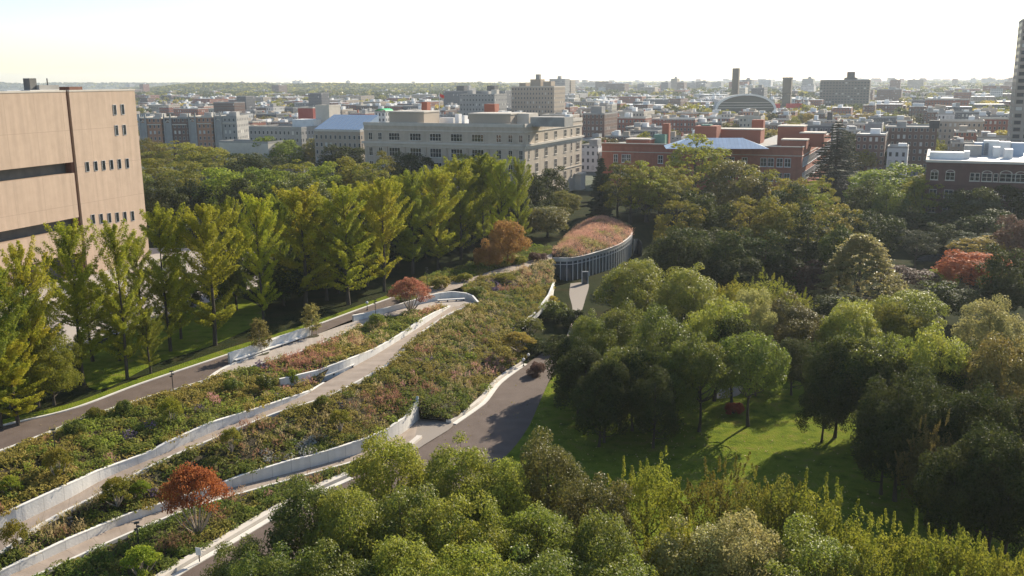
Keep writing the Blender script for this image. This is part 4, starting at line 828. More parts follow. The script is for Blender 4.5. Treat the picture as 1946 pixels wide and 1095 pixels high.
# --- the glinting row on the lawn in the middle
mr = [(1205, 494, 12, 118, 'near', 'oakl', 'big glinting oak overlapping the pavilion glass'), (1310, 508, 12, 110, 'near', 'oakl', 'rounded glinting oak next to the big one by the pavilion'), (1395, 528, 10, 100, 'spiky', 'lime', 'spiky yellow green cherry behind the glinting row'), (1480, 520, 10, 110, 'spiky', 'lime', 'spiky yellow green cherry under the purplish dome'), (1428, 552, 12, 70, 'near', 'silver', 'small silver edged round crown in the glinting row'),
 (1365, 568, 14, 120, 'near', 'oakl', 'glinting crown with pale flecks in mid row'), (1505, 562, 10.5, 120, 'near', 'oakb', 'glinting crown with an orange turning side'), (1620, 575, 10.5, 120, 'near', 'oakl', 'pale topped crown below the silver linden'), (1725, 552, 10.5, 135, 'near', 'oakl', 'large light crown near the frame side of the row'), (1695, 570, 10, 95, 'near', 'lime', 'yellowish crown between two light ones'),
 (1890, 572, 13, 110, 'near', 'silver', 'silver rimmed crown at the frame edge'), (1260, 585, 14, 130, 'near', 'oak', 'dark glinting crown at the lawn edge behind the esplanade'), (1178, 575, 12, 110, 'near', 'oak', 'dark fronted oak by the garden path'), (1335, 640, 12, 110, 'high', 'oak', 'shaded oak above the lawn by the esplanade'), (1430, 632, 12, 115, 'high', 'oak', 'shaded oak in the lawn row centre'),
 (1600, 640, 12.5, 112, 'near', 'dark', 'dark oak in front of the orange sided crown'), (1650, 640, 12.5, 130, 'high', 'oak', 'oak with a glinting crest over the dark thicket'), (1790, 625, 14, 140, 'near', 'oakl', 'light crested oak over the dark thicket'), (1910, 640, 14, 140, 'near', 'oakb', 'bronze crested oak at the frame edge'), (1180, 655, 11, 110, 'near', 'oak', 'dark low oak at the esplanade end'), (1100, 660, 9, 100, 'mid', 'dark', 'dark small tree at the esplanade end'),
 (1720, 720, 13, 150, 'near', 'dark', 'dark mass of a tree in the thicket middle'), (1850, 730, 13, 160, 'near', 'dark', 'deep shaded tree in the thicket by the frame edge'), (1780, 790, 11, 110, 'spiky', 'oakb', 'spiky tree with lit amber tips in the dark thicket'), (1900, 820, 12, 160, 'near', 'dark', 'black green tree in the thicket corner')]
for px, py, H, w, kd, mt, lb in mr: tree(px, py, H*1.08, w*1.16, kd, mt, lb, ZE)
# --- the crowns close below
fr = [(735, 822, 12, 145, 'near', 'oakl', 'dense oak in front of the ramp landing'), (880, 842, 12, 150, 'near', 'oakl', 'tall light green oak beside the dark esplanade'), (1045, 835, 12, 150, 'near', 'oakb', 'brownish oak crown at the near lawn edge'), (960, 880, 11, 130, 'near', 'oakl', 'light crown between the tall oak and the brownish oak'), (580, 905, 12, 170, 'near', 'oak', 'glossy dark oak beside the red maple bed'),
 (660, 935, 12, 170, 'near', 'oakl', 'light oak below the dense one'), (460, 1035, 8, 140, 'near', 'oak', 'low dark tree over the bottom seat wall'), (770, 930, 12, 170, 'near', 'oak', 'green oak under the ramp landing view'), (870, 955, 12, 180, 'near', 'oakl', 'broad light oak in the middle of the lowest crowns'), (1130, 905, 11, 150, 'near', 'oakb', 'bronze flecked oak below the brownish one'),
 (1235, 866, 11, 150, 'spiky', 'lime', 'spiky cherry at the start of the cherry row'), (1370, 872, 11, 150, 'spiky', 'olive', 'spiky olive cherry second in the cherry row'), (1560, 905, 12, 170, 'spiky', 'lime', 'tall spiky cherry third in the cherry row, its shoots catching light'), (1465, 902, 11, 155, 'spiky', 'olive', 'brownish spiky cherry between two brighter ones'), (1690, 965, 11, 170, 'spiky', 'lime', 'yellow spiky cherry past the middle of the row'),
 (1780, 985, 11, 160, 'spiky', 'lime', 'gold green spiky cherry toward the end of the row'), (1870, 1015, 10, 150, 'spiky', 'lime', 'spiky cherry last in the row in frame'), (1950, 1020, 11, 160, 'spiky', 'lime', 'spiky cherry cut by the frame edge'), (1020, 955, 11, 170, 'near', 'oakl', 'light oak under the bronze flecked one'), (1150, 985, 11, 170, 'near', 'oak', 'dark centred oak below the cherries'),
 (1280, 970, 11, 170, 'spiky', 'lime', 'wide cherry under the first spiky one'), (1420, 985, 11, 170, 'near', 'silver', 'pale glinting crown below the cherry row'), (1330, 1000, 10, 190, 'near', 'silver', 'silver glinting crown at the bottom centre'), (1560, 1010, 10, 190, 'near', 'oakl', 'light crown below the tall spiky cherry'), (1640, 1040, 10, 170, 'spiky', 'lime', 'yellow green cherry at the bottom edge'), (1760, 1065, 9, 170, 'spiky', 'lime', 'low cherry at the bottom corner'),
 (520, 1040, 11, 190, 'near', 'oak', 'dark oak filling the bottom beside the seat wall'), (640, 1040, 11, 200, 'near', 'oak', 'oak at the bottom edge under the light one'), (770, 1035, 11, 200, 'near', 'oakl', 'light oak at the bottom edge'), (900, 1050, 11, 200, 'near', 'oakl', 'oak at the bottom middle'), (1030, 1050, 11, 200, 'near', 'oak', 'green oak at the bottom middle beside the light one'), (1160, 1075, 10, 200, 'near', 'oakl', 'oak cut by the bottom edge'), (1470, 1080, 9, 200, 'near', 'oakl', 'oak at the bottom edge under the silver crowns'), (1880, 1085, 8, 180, 'spiky', 'lime', 'cherry in the very bottom corner')]
for px, py, H, w, kd, mt, lb in fr: tree(px, py, H, w*1.1, kd, mt, lb, ZE)
# ------------------------------------------------------------------ buildings
M['terracotta'] = panel_mat('pink tan concrete', [(.49, .36, .262), (.54, .40, .295)], 7.3, line=.09, dark=.76, vline=7.6, streak=.15)
M['recess'] = surf('grey recessed concrete', [(.10, .10, .095), (.16, .155, .145)], scale=.4, rough=.8)
M['rust'] = surf('rust brown cladding', [(.13, .05, .03), (.18, .075, .045)], scale=.8, rough=.6)
M['buff'] = panel_mat('buff brick', [(.44, .365, .285), (.51, .43, .34)], 400, line=.02, dark=.9, streak=.12)
M['stone'] = surf('pale stone trim', [(.50, .45, .38), (.57, .52, .45)], scale=.6, rough=.75)
M['redbrick'] = panel_mat('red brick', [(.34, .115, .07), (.41, .15, .095)], 400, line=.02, dark=.9, streak=.15)
M['darkbrick'] = panel_mat('dark brick', [(.115, .06, .05), (.15, .08, .065)], 400, line=.02, dark=.9, streak=.12)
M['blueroof'] = panel_mat('blue grey sheet roof', [(.33, .43, .56), (.42, .52, .64)], 1.3, line=.12, dark=.8, rough=.35, streak=.15)
M['whiteroof'] = surf('white roof coating', [(.55, .54, .52), (.72, .71, .69), (.6, .59, .56)], scale=.25, rough=.6)
M['greyroof'] = surf('grey roof felt', [(.22, .21, .20), (.33, .32, .30), (.28, .26, .24)], scale=.2, rough=.85)
M['darkroof'] = surf('dark roof felt', [(.05, .05, .052), (.10, .098, .095)], scale=.3, rough=.8)
M['copper'] = surf('dark weathered copper', [(.055, .05, .05), (.10, .09, .088)], scale=.35, rough=.5, stretch=(1, 6, 1))
M['greenmetal'] = surf('verdigris roof', [(.10, .22, .17), (.14, .27, .21)], scale=.5, rough=.6)
M['paintred'] = surf('faded red paint', [(.30, .06, .05), (.36, .09, .07)], scale=.3, rough=.8)
M['signred'] = surf('red sign board', [(.55, .05, .05), (.62, .09, .08)], scale=.3, rough=.6)
TH = math.radians(24.0); G = np.array([math.sin(TH), math.cos(TH), 0]); H_ = np.array([math.cos(TH), -math.sin(TH), 0])   # town grid
def reach(p, d, px):                          # how far along d from p the photo column px is met
    lo, hi = 0.0, 400.0; s = np.sign(px-proj(p)[0]); 
    for _ in range(50):
        mid = (lo+hi)/2
        if (px-proj(p+d*mid)[0])*s > 0: lo = mid
        else: hi = mid
    return lo
class Face:
    """a vertical facade: origin, direction along it, outward normal; puts parts on it"""
    def __init__(s, p0, d, nrm, root): s.p0 = np.array(p0, float); s.d = np.array(d, float); s.n = np.array(nrm, float); s.root = root; s.off = np.zeros(3)
    def st(s, px, py):
        q = on_plane(px, py, s.p0, s.n)-s.p0; return q@s.d, q[2]+s.p0[2]
    def pt(s, a, z, o=0.0): q = s.p0+s.d*a+s.n*o; return np.array([q[0], q[1], z])
    def slab(s, mb, a0, a1, z0, z1, o0, o1, mat=0):     # a box on the facade from depth o0 to o1
        c = [s.pt(a, z, o) for o in (o0, o1) for z in (z0, z1) for a in (a0, a1)]
        f = [[0,1,3,2],[4,6,7,5],[0,4,5,1],[2,3,7,6],[0,2,6,4],[1,5,7,3]]
        return mb.add(np.array(c)-s.off, f, mat)
    def window(s, a0, a1, z0, z1, frame, bars=1, sill=True, cross=True, pane=None, fr=.14, stuff=None):
        mb = stuff or MB(); b = .10
        for (x0, x1, y0, y1) in ((a0, a0+fr, z0, z1), (a1-fr, a1, z0, z1), (a0+fr, a1-fr, z1-fr, z1), (a0+fr, a1-fr, z0, z0+fr)): s.slab(mb, x0, x1, y0, y1, .003, b)
        for k in range(1, bars): x = a0+(a1-a0)*k/bars; s.slab(mb, x-.06, x+.06, z0+fr, z1-fr, .03, b-.015)
        if cross: zz = (z0+z1)/2; s.slab(mb, a0+fr, a1-fr, zz-.05, zz+.05, .035, b-.02)
        if sill: s.slab(mb, a0-.12, a1+.12, z0-.16, z0-.004, .003, .22)
        if stuff is not None: return
        w = mb.build('window', frame, s.root); mb = MB(); s.slab(mb, a0+fr, a1-fr, z0+fr, z1-fr, .006, .028); mb.build('pane', pane or M['glass'], w); return w

# --- the museum
root = empty('museum_building'); tag(root, 'huge windowless tan museum block with narrow slot windows and a rust brown seam', 'museum')
dm = np.array([math.sin(math.radians(18)), math.cos(math.radians(18)), 0]); nm = np.array([dm[1], -dm[0], 0]); P0 = U(285, 492, 0)
fc = Face(P0, -dm, nm, root); fc.n = nm
s_seam = fc.st(141, 300)[0]; ztop = fc.st(262, 172)[1]; sw = .45
z_b1t, z_b1b = fc.st(0, 324)[1], fc.st(0, 347)[1]; z_b2t, z_b2b = fc.st(0, 441)[1], fc.st(0, 464)[1]
LEN = 75.0; DEP = 40.0
def mus(mb, a0, a1, z0, z1, o):              # wall volume with a UV on its outer face
    fc.slab(mb, a0, a1, z0, z1, -DEP, o)
    q = np.array([fc.pt(a1, z0, o+.004), fc.pt(a0, z0, o+.004), fc.pt(a0, z1, o+.004), fc.pt(a1, z1, o+.004)])
    mb.add(q, [[0, 1, 2, 3]], 0, [[[a1, z0], [a0, z0], [a0, z1], [a1, z1]]])
mb = MB(); mus(mb, 0, s_seam-sw, -.5, ztop, 0)
for z0, z1 in ((z_b1t, ztop), (z_b2t, z_b1b), (5.2, z_b2b)): mus(mb, s_seam+sw, LEN, z0, z1, 0)
mb.build('wall', M['terracotta'], root)
mb = MB()
for z0, z1 in ((z_b1b, z_b1t), (z_b2b, z_b2t), (-.5, 5.2)): fc.slab(mb, s_seam+sw, LEN, z0+.005, z1-.005, -DEP, -2.2)
mb.build('recessed_band', M['recess'], root)
mb = MB(); fc.slab(mb, s_seam-sw, s_seam+sw, -.5, ztop+.3, -2, -.55); mb.build('seam', M['rust'], root)
mb = MB(); fc.slab(mb, -.12, s_seam-sw, ztop, ztop+.35, -1.0, .08); fc.slab(mb, s_seam+sw, LEN, ztop, ztop+.35, -1.0, .08); mb.build('coping', M['stone'], root)
for row in ([(217, 209, 20), (232, 208, 20)], [(220.5, 248, 20), (235.5, 247, 20)], [(x, 317-(x-165)*.085, 19) for x in (165, 181, 196, 211, 226, 241)], [(x, 417-(x-176)*.085, 19) for x in (176, 191.5, 207, 222, 236.5, 251)]):
    for x, y, h in row:
        a, z1 = fc.st(x, y-h/2); _, z0 = fc.st(x, y+h/2); fc.window(a-.5, a+.5, z0, z1, M['steel'], 1, False, False, fr=.07)
for a in np.arange(s_seam+4, 70, 7.5):
    mb = MB(); fc.slab(mb, a, a+.8, -.3, 5.1, -2.15, -.2); mb.build('column', M['terracotta'], root)
def roof_box(px, py, zt, wpx, hz, depth, name, mat, mb=None):
    p = on_plane(px, py, P0-nm*5, nm); d = proj(p)[2]; mb = MB(); mb.box((p[0], p[1], ztop-.4), (depth, wpx*d/F_PX*1.3, max(.3, p[2]-ztop+.4)), -math.radians(18)); return mb.build(name, mat, root)
roof_box(56, 149, 42.3, 13, 6, 1.6, 'chimney', M['recess']); roof_box(82, 162, 39.6, 38, 2.6, 3, 'penthouse', M['greyroof']); roof_box(70, 171, 38.4, 55, 1.0, 4, 'roof_plant', M['whiteroof'])
roof_box(133, 165, 39.0, 26, 2.2, 3, 'stair_head', M['rust']); roof_box(15, 172, 38.2, 25, .8, 3, 'vent_box', M['steel']); roof_box(89, 149, 41, 1.0, 4, .2, 'mast', M['metal'])

# --- the grey limestone school
root = empty('school_building'); tag(root, 'long buff brick school with a pale cornice and its end wall in sun', 'school')
Hs = 25.8; Cn = U(997, 237, Hs); fr_, fl_ = Face(Cn*[1, 1, 0], G, H_, root), Face(Cn*[1, 1, 0], -H_, -G, root)
Lr, Ll = reach(Cn, G, 1106), reach(Cn, -H_, 691)
poly = [(Cn-H_*Ll)[:2], Cn[:2], (Cn+G*Lr)[:2], (Cn+G*Lr-H_*Ll)[:2]]
mb = MB().prism(poly, -7, Hs-.9, 0, 1, uv=True); mb.build('wall', [M['buff'], M['whiteroof']], root)
zc = fr_.st(1050, 272-2)[1]
def ring(name, z0, z1, out, mat):
    mb = MB(); fr_.slab(mb, -out, Lr+out, z0, z1, -.5, out); fl_.slab(mb, 0.003, Ll+out, z0, z1, -.5, out); return mb.build(name, mat, root)
z_top_row = fl_.st(850, 252)[1]
ring('parapet', Hs-.95, Hs+.15, .16, M['stone']); ring('string_course', Hs-2.6, Hs-2.25, .22, M['stone']); ring('cornice', Hs-7.0, Hs-6.3, .75, M['stone']); ring('frieze', Hs-7.9, Hs-7.003, .18, M['stone']); ring('sill_course', Hs-17.2, Hs-16.9, .2, M['stone'])
rows = [Hs-5.8, Hs-11.2, Hs-15.9, Hs-20.9]; hts = [2.5, 3.0, 3.0, 3.0]
cols = [(1005, .9), (1020, 2.0), (1038, 2.0), (1056, 2.0), (1074, 2.0), (1086, .9), (1098, 2.8)]
for zr, hh in zip(rows, hts):
    for x, w in cols:
        a = fr_.st(x, 280)[0]; fr_.window(a-w*.62, a+w*.62, zr, zr+hh, M['stone'], 3 if w > 1 else 1)
lc = [(705, 1.3), (723, 1.3), (750, 3.6), (790, 3.6), (828, 3.6), (868, 3.6), (908, 3.6), (948, 1.5), (970, 1.3), (990, 1.2)]
for zr, hh in zip(rows[:3], hts):
    for x, w in lc:
        a = fl_.st(x, 280)[0]; fl_.window(a-w*.6, a+w*.6, zr, zr+hh, M['stone'], 4 if w > 3 else 2)
# pilasters, entrance porch, roof houses
mb = MB()
for x in (735, 769, 809, 848, 888, 928): a = fl_.st(x, 280)[0]; fl_.slab(mb, a-.35, a+.35, 0, Hs-8, .0, .3)
mb.build('pilasters', M['buff'], root)['kind'] = 'stuff'
mb = MB(); a = fr_.st(1096, 340)[0]; fr_.slab(mb, a-2.5, a+2.5, 0, 5.5, .01, 2.5); fr_.slab(mb, a-2.8, a+2.8, 5.5, 6.1, .01, 2.8); mb.build('porch', M['stone'], root)
ROOF = {'z': Hs-.9, 'p': Cn}
def on_roof(px, py, back, wpx, hz, dep, name, mat, rootx, th=TH, cap=False):
    """a box on the roof whose top shows at the pixel, its front BACK metres behind the front wall"""
    c = ROOF['p']+G*back; d = ray(px, py); k_ = (c[:2]@G[:2])/(d[:2]@G[:2]); p = np.array([0, 0, CAM_Z])+d*k_
    zt = max(p[2], ROOF['z']+.3); z0 = ROOF['z'] if hz > .5 else zt-hz; mb = MB(); mb.box((p[0]+math.sin(th)*dep/2, p[1]+math.cos(th)*dep/2, z0+.01), (wpx*proj(p)[2]/F_PX, dep, zt-z0), -th); o = mb.build(name, mat, rootx)
    if cap: W2 = wpx*proj(p)[2]/F_PX; mb = MB(); mb.box((p[0]+math.sin(th)*dep/2, p[1]+math.cos(th)*dep/2, zt+.012), (W2+.4, dep+.4, .38), -th); mb.build('coping', M['stone'], o)
    return o
on_roof(772, 214, 3, 76, 5, 11, 'roof_house', M['buff'], root, cap=True)
on_roof(930, 218, 3, 88, 5, 12, 'roof_house', M['buff'], root, cap=True)
on_roof(993, 216, 8, 26, 5, 8, 'tank_house', M['stone'], root); on_roof(1040, 223, 6, 70, 2.2, 8, 'roof_plant', M['greyroof'], root); on_roof(1078, 218, 12, 10, 3.4, 3, 'air_unit', M['whitepaint'], root)
on_roof(806, 194, 16, 12, 10, 2.6, 'chimney', M['redbrick'], root); on_roof(930, 198, 18, 22, 8, 3.6, 'chimney', M['redbrick'], root)
for px, py, w in ((848, 224, 30), (868, 217, 8), (880, 220, 6), (960, 212, 14), (975, 214, 10), (1010, 222, 16), (950, 211, 8)): on_roof(px, py, 17, w, 2.6, 2.5, 'vent_box', M['whiteroof'], root)
fp = at_y(836, 222, Cn[1]+22); t = empty('flagpole', fp); tag(t, 'thin flagpole with a small red flag on the grey school roof', 'flagpole')
mb = MB().tube([[0, 0, -2], [0, 0, 8]], .1, 6); mb.build('pole', M['steel'], t); mb = MB()
mb.loft(np.array([[[0.1+1.5*i/6, .15*math.sin(i), 7.7-1.0*j-.1*i] for i in range(7)] for j in (0, 1)])); mb.loft(np.array([[[0.1+1.5*i/6, .15*math.sin(i)+.03, 7.7-1.0*j-.1*i] for i in range(7)] for j in (0, 1)])); mb.build('flag', M['signred'], t)

# --- the red brick school
root = empty('school_building'); tag(root, 'red brick school with white framed windows and a pale blue hipped roof', 'school')
Hr = 16.0; Cn = U(1525, 281, Hr); f1, f2 = Face(Cn*[1, 1, 0], G, H_, root), Face(Cn*[1, 1, 0], -H_, -G, root); Lr, Ll = reach(Cn, G, 1612), reach(Cn, -H_, 1144)
Lr = min(Lr, 95)
poly = np.array([(Cn-H_*Ll)[:2], Cn[:2], (Cn+G*Lr)[:2], (Cn+G*Lr-H_*22)[:2], (Cn+G*24-H_*22)[:2], (Cn+G*24-H_*Ll)[:2]])
MB().prism(poly, -7, Hr-.9, 0, 1, uv=True).build('wall', [M['redbrick'], M['greyroof']], root)
fr_, fl_ = f1, f2
ring('parapet', Hr-.95, Hr+.1, .12, M['redbrick']); ring('coping', Hr+.103, Hr+.35, .2, M['stone']); ring('string_course', Hr-3.0, Hr-2.75, .15, M['stone'])
for zz in (Hr-6.8, Hr-12.0):
    for x, w in ((1170, 1.4), (1186, 1.6), (1194, 1.6), (1255, 1.6), (1282, 1.6), (1380, 1.7), (1390, 1.7), (1415, 1.6), (1451, 1.8), (1465, 1.8), (1482, 1.8), (1497, 1.8)):
        a = fl_.st(x, 305)[0]; fl_.window(a-w*.6, a+w*.6, zz, zz+3.0, M['whitepaint'], 2)
    for a in np.arange(3, Lr-3, 4.4): fr_.window(a, a+3.0, zz, zz+3.0, M['whitepaint'], 3)
def hip(px0, px1, py0, py1, z0, z1):
    a, b = U(px0, py0, z0), U(px1, py0, z0); L = np.linalg.norm(b-a); W2 = 17.0; d = (b-a)/L; q = np.array([-d[1], d[0], 0])
    e = np.array([a, b, b+q*W2, a+q*W2]); r0, r1_ = a+d*8+q*W2/2, b-d*8+q*W2/2; r0[2] = r1_[2] = z1
    V = np.r_[e, [r0], [r1_]]; uvq = [[0, 0], [L, 0], [L-8, 9], [8, 9]]
    mb = MB().add(V, [[0, 1, 5, 4], [2, 3, 4, 5]], 0, [uvq, uvq]); mb.add(V, [[1, 2, 5], [3, 0, 4]], 0, [[[0, 0], [W2, 0], [W2/2, 9]]]*2); return mb.build('hipped_roof', M['blueroof'], root)
hip(1266, 1462, 283, 262, Hr+.2, Hr+3.4)
ROOF['z'], ROOF['p'] = Hr-.9, Cn
on_roof(1341, 240, 20, 42, 7.2, 8, 'roof_house', M['redbrick'], root); on_roof(1341, 237, 22, 18, 8, 4, 'green_cap', M['greenmetal'], root); on_roof(1265, 235, 16, 13, 9.5, 2.6, 'chimney', M['redbrick'], root)
on_roof(1212, 266, 4, 46, 3.8, 7, 'stair_house', M['redbrick'], root, cap=True); on_roof(1160, 276, 3, 26, 2.2, 6, 'stair_house', M['redbrick'], root, cap=True); on_roof(1253, 256, 12, 22, 4, 5, 'stair_house', M['greenmetal'], root)
on_roof(1503, 241, 22, 48, 7, 9, 'roof_house', M['redbrick'], root, cap=True); on_roof(1509, 267, 5, 46, 3.4, 6, 'roof_house', M['redbrick'], root, cap=True)
on_roof(1543, 254, 18, 44, 3.6, 8, 'roof_house', M['redbrick'], root, cap=True); on_roof(1440, 228, 44, 22, 11, 4, 'chimney', M['redbrick'], root); on_roof(1400, 247, 30, 90, 4.4, 8, 'rear_wing', M['redbrick'], root, cap=True)

# --- the dark brick apartments
root = empty('apartment_building'); tag(root, 'dark brick apartment house with arched stone windows and a silvery roof', 'apartment building')
Ha = 16.5; p0 = U(1762, 304, Ha); fA = Face(p0*[1, 1, 0], H_, -G, root); La = 58.0; Da = reach(p0, G, 1800)
Da = min(max(Da, 22), 45)
poly = np.array([p0[:2], (p0+H_*La)[:2], (p0+H_*La+G*Da)[:2], (p0+G*Da)[:2]]); MB().prism(poly, -7, Ha-.6, 0, 1, uv=True).build('wall', [M['darkbrick'], M['whiteroof']], root)
mb = MB(); fA.slab(mb, -.3, La, Ha-.65, Ha, -.5, .35); q = Face(p0*[1, 1, 0], G, -H_, root); q.slab(mb, .003, Da, Ha-.65, Ha, -.5, .35); mb.build('parapet', M['stone'], root)
mb = MB(); fA.slab(mb, 0, La, Ha-7.2, Ha-6.95, 0, .15); fA.slab(mb, 0, La, Ha-11.7, Ha-11.45, 0, .15); mb.build('string_course', M['darkbrick'], root)
for zr in (Ha-5.6, Ha-10.6, Ha-15):
    for x, w in ((1776, 1.7), (1806, 2.0), (1848, 1.0), (1858, 1.0), (1876, 2.2), (1893, 1.0), (1912, 2.6), (1927, 1.0), (1940, 2.2)):
        a = fA.st(x, 330)[0]; wv = fA.window(a-w*.6, a+w*.6, zr, zr+2.3, M['stone'], 2 if w > 1.2 else 1)
        if w > 1.5 and zr > Ha-6:
            mb = MB(); th = np.linspace(0, math.pi, 9); ro, ri = w*.62, w*.62-.28
            A = np.array([[fA.pt(a+rr*math.cos(t_), zr+2.31+rr*.55*math.sin(t_), .12) for t_ in th] for rr in (ri, ro)]); mb.loft(A); mb.loft(A-fA.n*.12+np.zeros(3)); mb.build('arch', M['stone'], wv)
ROOF['z'], ROOF['p'] = Ha-.6, p0
for i, (px, py, w, h) in enumerate(((1800, 290, 60, .8), (1850, 277, 30, 2.4), (1866, 272, 24, 3), (1895, 280, 12, 2.5), (1918, 284, 14, 2.2), (1885, 268, 26, 3.2), (1935, 272, 22, 3.4), (1910, 270, 20, 2.6), (1838, 288, 10, 1.4))):
    on_roof(px, py, min(30, 2+(300-py)*1.0), w, h+.5, 4.5, 'bulkhead', M['blueroof'] if i in (2, 6) else M['whiteroof'] if i != 1 else M['greyroof'], root)

# --- the glass pavilion with its meadow roof
root = empty('garden_pavilion'); tag(root, 'leaf shaped glass pavilion under a meadow roof of pink grass', 'pavilion')
low = W([(1051, 491, -.3), (1084, 491, -.3), (1112, 486, -.3), (1134, 480, -.3), (1160, 472, -.25), (1181, 463, -.2), (1197, 451, 0), (1202, 443, .3)], 46)
upp = W([(1202, 443, .3), (1196, 434, .7), (1180, 427, 1.0), (1151, 421, 1.0), (1121, 424, .8), (1096, 433, .5), (1072, 457, .1), (1054, 480, -.2)], 40)
OUT = np.r_[low, upp[1:]]
V, f = sheet_mesh(OUT, 1.6); dB = np.sqrt(((V[:, None, :2]-OUT[None, :, :2])**2).sum(-1).min(1)); V[:, 2] += 3.8*(1-np.exp(-dB/6.0))
MB().add(V, f).build('roof_deck', M['soil'], root, smooth=True)
def meadow():
    r = rngf(77); lo, hi = OUT[:, :2].min(0), OUT[:, :2].max(0); P = r.uniform(lo, hi, (5200, 2)); P = P[inside(P, OUT)]
    dB = np.sqrt(((P[:, None]-OUT[None, :, :2])**2).sum(-1).min(1)); z = idw(P, OUT)+3.8*(1-np.exp(-dB/6.0)); mb = MB()
    q = vnoise(P[:, 0]/4.5, P[:, 1]/4.5, 3)*.7+.3*r.random(len(P))
    for kx, (a, b) in {4: (.0, .52), 3: (.52, .64), 2: (.64, .74), 1: (.74, .84), 6: (.84, .86), 0: (.86, 1.1)}.items():
        I = np.where((q >= a) & (q < b))[0]
        for j in I:
            n = 12; u = r.normal(size=(n, 2))*.28; p = np.c_[P[j]+u, z[j]+r.random(n)*.75]; mb.quads(leaves(p, .42, r, .16, axis=np.c_[u, np.ones(n)]), kx)
    mats = list(PL); mats[4] = leaf_mat('roof pink grass', (.50, .20, .16), (.60, .31, .23), (.46, .27, .15), .4); o = mb.build('roof_meadow', mats, root); o['kind'] = 'stuff'
meadow()
gw = low.copy(); gb = gw.copy(); gb[:, 2] = ZE
mb = MB(); a = gw.copy(); a[:, 2] -= .75
strip_wall(mb, a, gw[:, 2]+.12, .35, 1, sink=0); mb.build('fascia', M['steel'], root)
ov = off(low, -.12); ov2 = off(low, 1.1)
mb = MB(); rows = np.stack([np.c_[ov[:, :2], low[:, 2]+.13], np.c_[ov2[:, :2], low[:, 2]+.22]]); mb.loft(rows); mb.build('gutter', M['cap'], root)
upw = upp.copy(); up0 = upw.copy(); up0[:, 2] = ZE; mb = MB(); strip_wall(mb, up0, upw[:, 2]+.12, .3, 1); mb.build('rear_wall', M['wall'], root)
ins = off(gb, .18); mb = MB(); strip_wall(mb, ins, gw[:, 2]-.75, .05, 1, sink=0)
M['pavglass'] = surf('pavilion glass', [(.03, .036, .042), (.09, .105, .125)], scale=.35, rough=.05, spec=.8, stretch=(1, 1, .4)); mb.build('glazing', M['pavglass'], root)
sl = np.r_[0, np.cumsum(np.linalg.norm(np.diff(gb, axis=0), axis=1))]
for u in np.arange(.2, sl[-1], 1.5):
    p = np.array([np.interp(u, sl, gb[:, k_]) for k_ in range(3)]); zt = np.interp(u, sl, gw[:, 2])-.76
    mb = MB(); mb.box(p, (.16, .20, zt-ZE)); mb.build('mullion', M['whitepaint'], root)
mb = MB(); tr = off(gb, .02); tr[:, 2] = ZE+3.7; strip_wall(mb, tr, tr[:, 2]+.12, .1, 1, sink=0); mb.build('transom', M['whitepaint'], root)
dp = U(1112, 539, ZE); mb = MB()
for dx in (-.75, .65): mb.box((dp[0]+dx, dp[1]-.25, ZE), (.16, .2, 2.7))
mb.box((dp[0]-.05, dp[1]-.25, ZE+2.703), (1.56, .2, .18)); dr = mb.build('door', M['whitepaint'], root); mb = MB(); mb.box((dp[0]-.05, dp[1]-.2, ZE), (1.24, .05, 2.7)); mb.build('pane', M['pavglass'], dr)
wing = W([(1204, 470, -2.5), (1212, 462, -2.5), (1219, 466, -2.5)], 10); wb = wing.copy(); wb[:, 2] = ZE
mb = MB(); strip_wall(mb, wb, np.linspace(-.2, -2.0, 10), .2, 1); mb.build('glass_screen', M['pavglass'], root)
# --- the low copper roofed building behind
root = empty('copper_roofed_house'); tag(root, 'low building with a dark ribbed roof and bright white curved edge behind the pavilion', 'garden building')
cp = np.array([U(*q, -.5) for q in ((1082, 402), (1098, 406), (1118, 409), (1127, 401), (1150, 386), (1118, 380), (1098, 384), (1086, 392))])
c0 = cp[:, :2].mean(0); mb = MB().prism(cp[:, :2][::1] if True else cp, ZE, -.55); mb.build('wall', M['wall'], root)
V, f = sheet_mesh(np.c_[(cp[:, :2]-c0)*1.04+c0, np.full(len(cp), -.5)], 2.5); dB = np.sqrt(((V[:, None, :2]-((cp[:, :2]-c0)*1.04+c0)[None])**2).sum(-1).min(1)); V[:, 2] += .12*np.minimum(dB, 4)
MB().add(V, f).build('roof', M['copper'], root)
e = resample(np.r_[cp, cp[:1]], 60, False); mb = MB(); strip_wall(mb, e-[0, 0, .35], e[:, 2]+.12, .5, -1, sink=0); mb.build('roof_edge', M['cap'], root)
cq = np.array([U(*q, -1.5) for q in ((1042, 384), (1062, 392), (1078, 388), (1060, 381))]); mb = MB().prism(cq[:, :2], ZE, -1.5, 0, 1); mb.build('side_roof', [M['wall'], M['copper']], root)
# ------------------------------------------------------------------ the town
FAC = {'red': facade_mat('red brick front', (.25, .095, .065), (.31, .13, .09)), 'brown': facade_mat('brown brick front', (.14, .085, .065), (.18, .11, .085)), 'tan': facade_mat('tan brick front', (.34, .27, .2), (.4, .33, .26)),
       'grey': facade_mat('grey front', (.26, .25, .24), (.33, .32, .3)), 'white': facade_mat('white front', (.55, .53, .5), (.62, .6, .57), trim=(.3, .3, .3)), 'cream': facade_mat('cream front', (.45, .40, .32), (.5, .45, .37)),
       'slate': facade_mat('slate front', (.10, .105, .115), (.14, .145, .155)), 'orange': facade_mat('orange brick front', (.36, .18, .11), (.40, .22, .14)), 'block': facade_mat('balcony front', (.17, .15, .125), (.21, .185, .155), win=(3.2, 2.9), size=(.62, .45), trim=(.30, .27, .23)),
       'tower': facade_mat('tower front', (.33, .28, .23), (.38, .33, .28), win=(4.2, 3.0), size=(.6, .5), trim=(.22, .19, .16))}
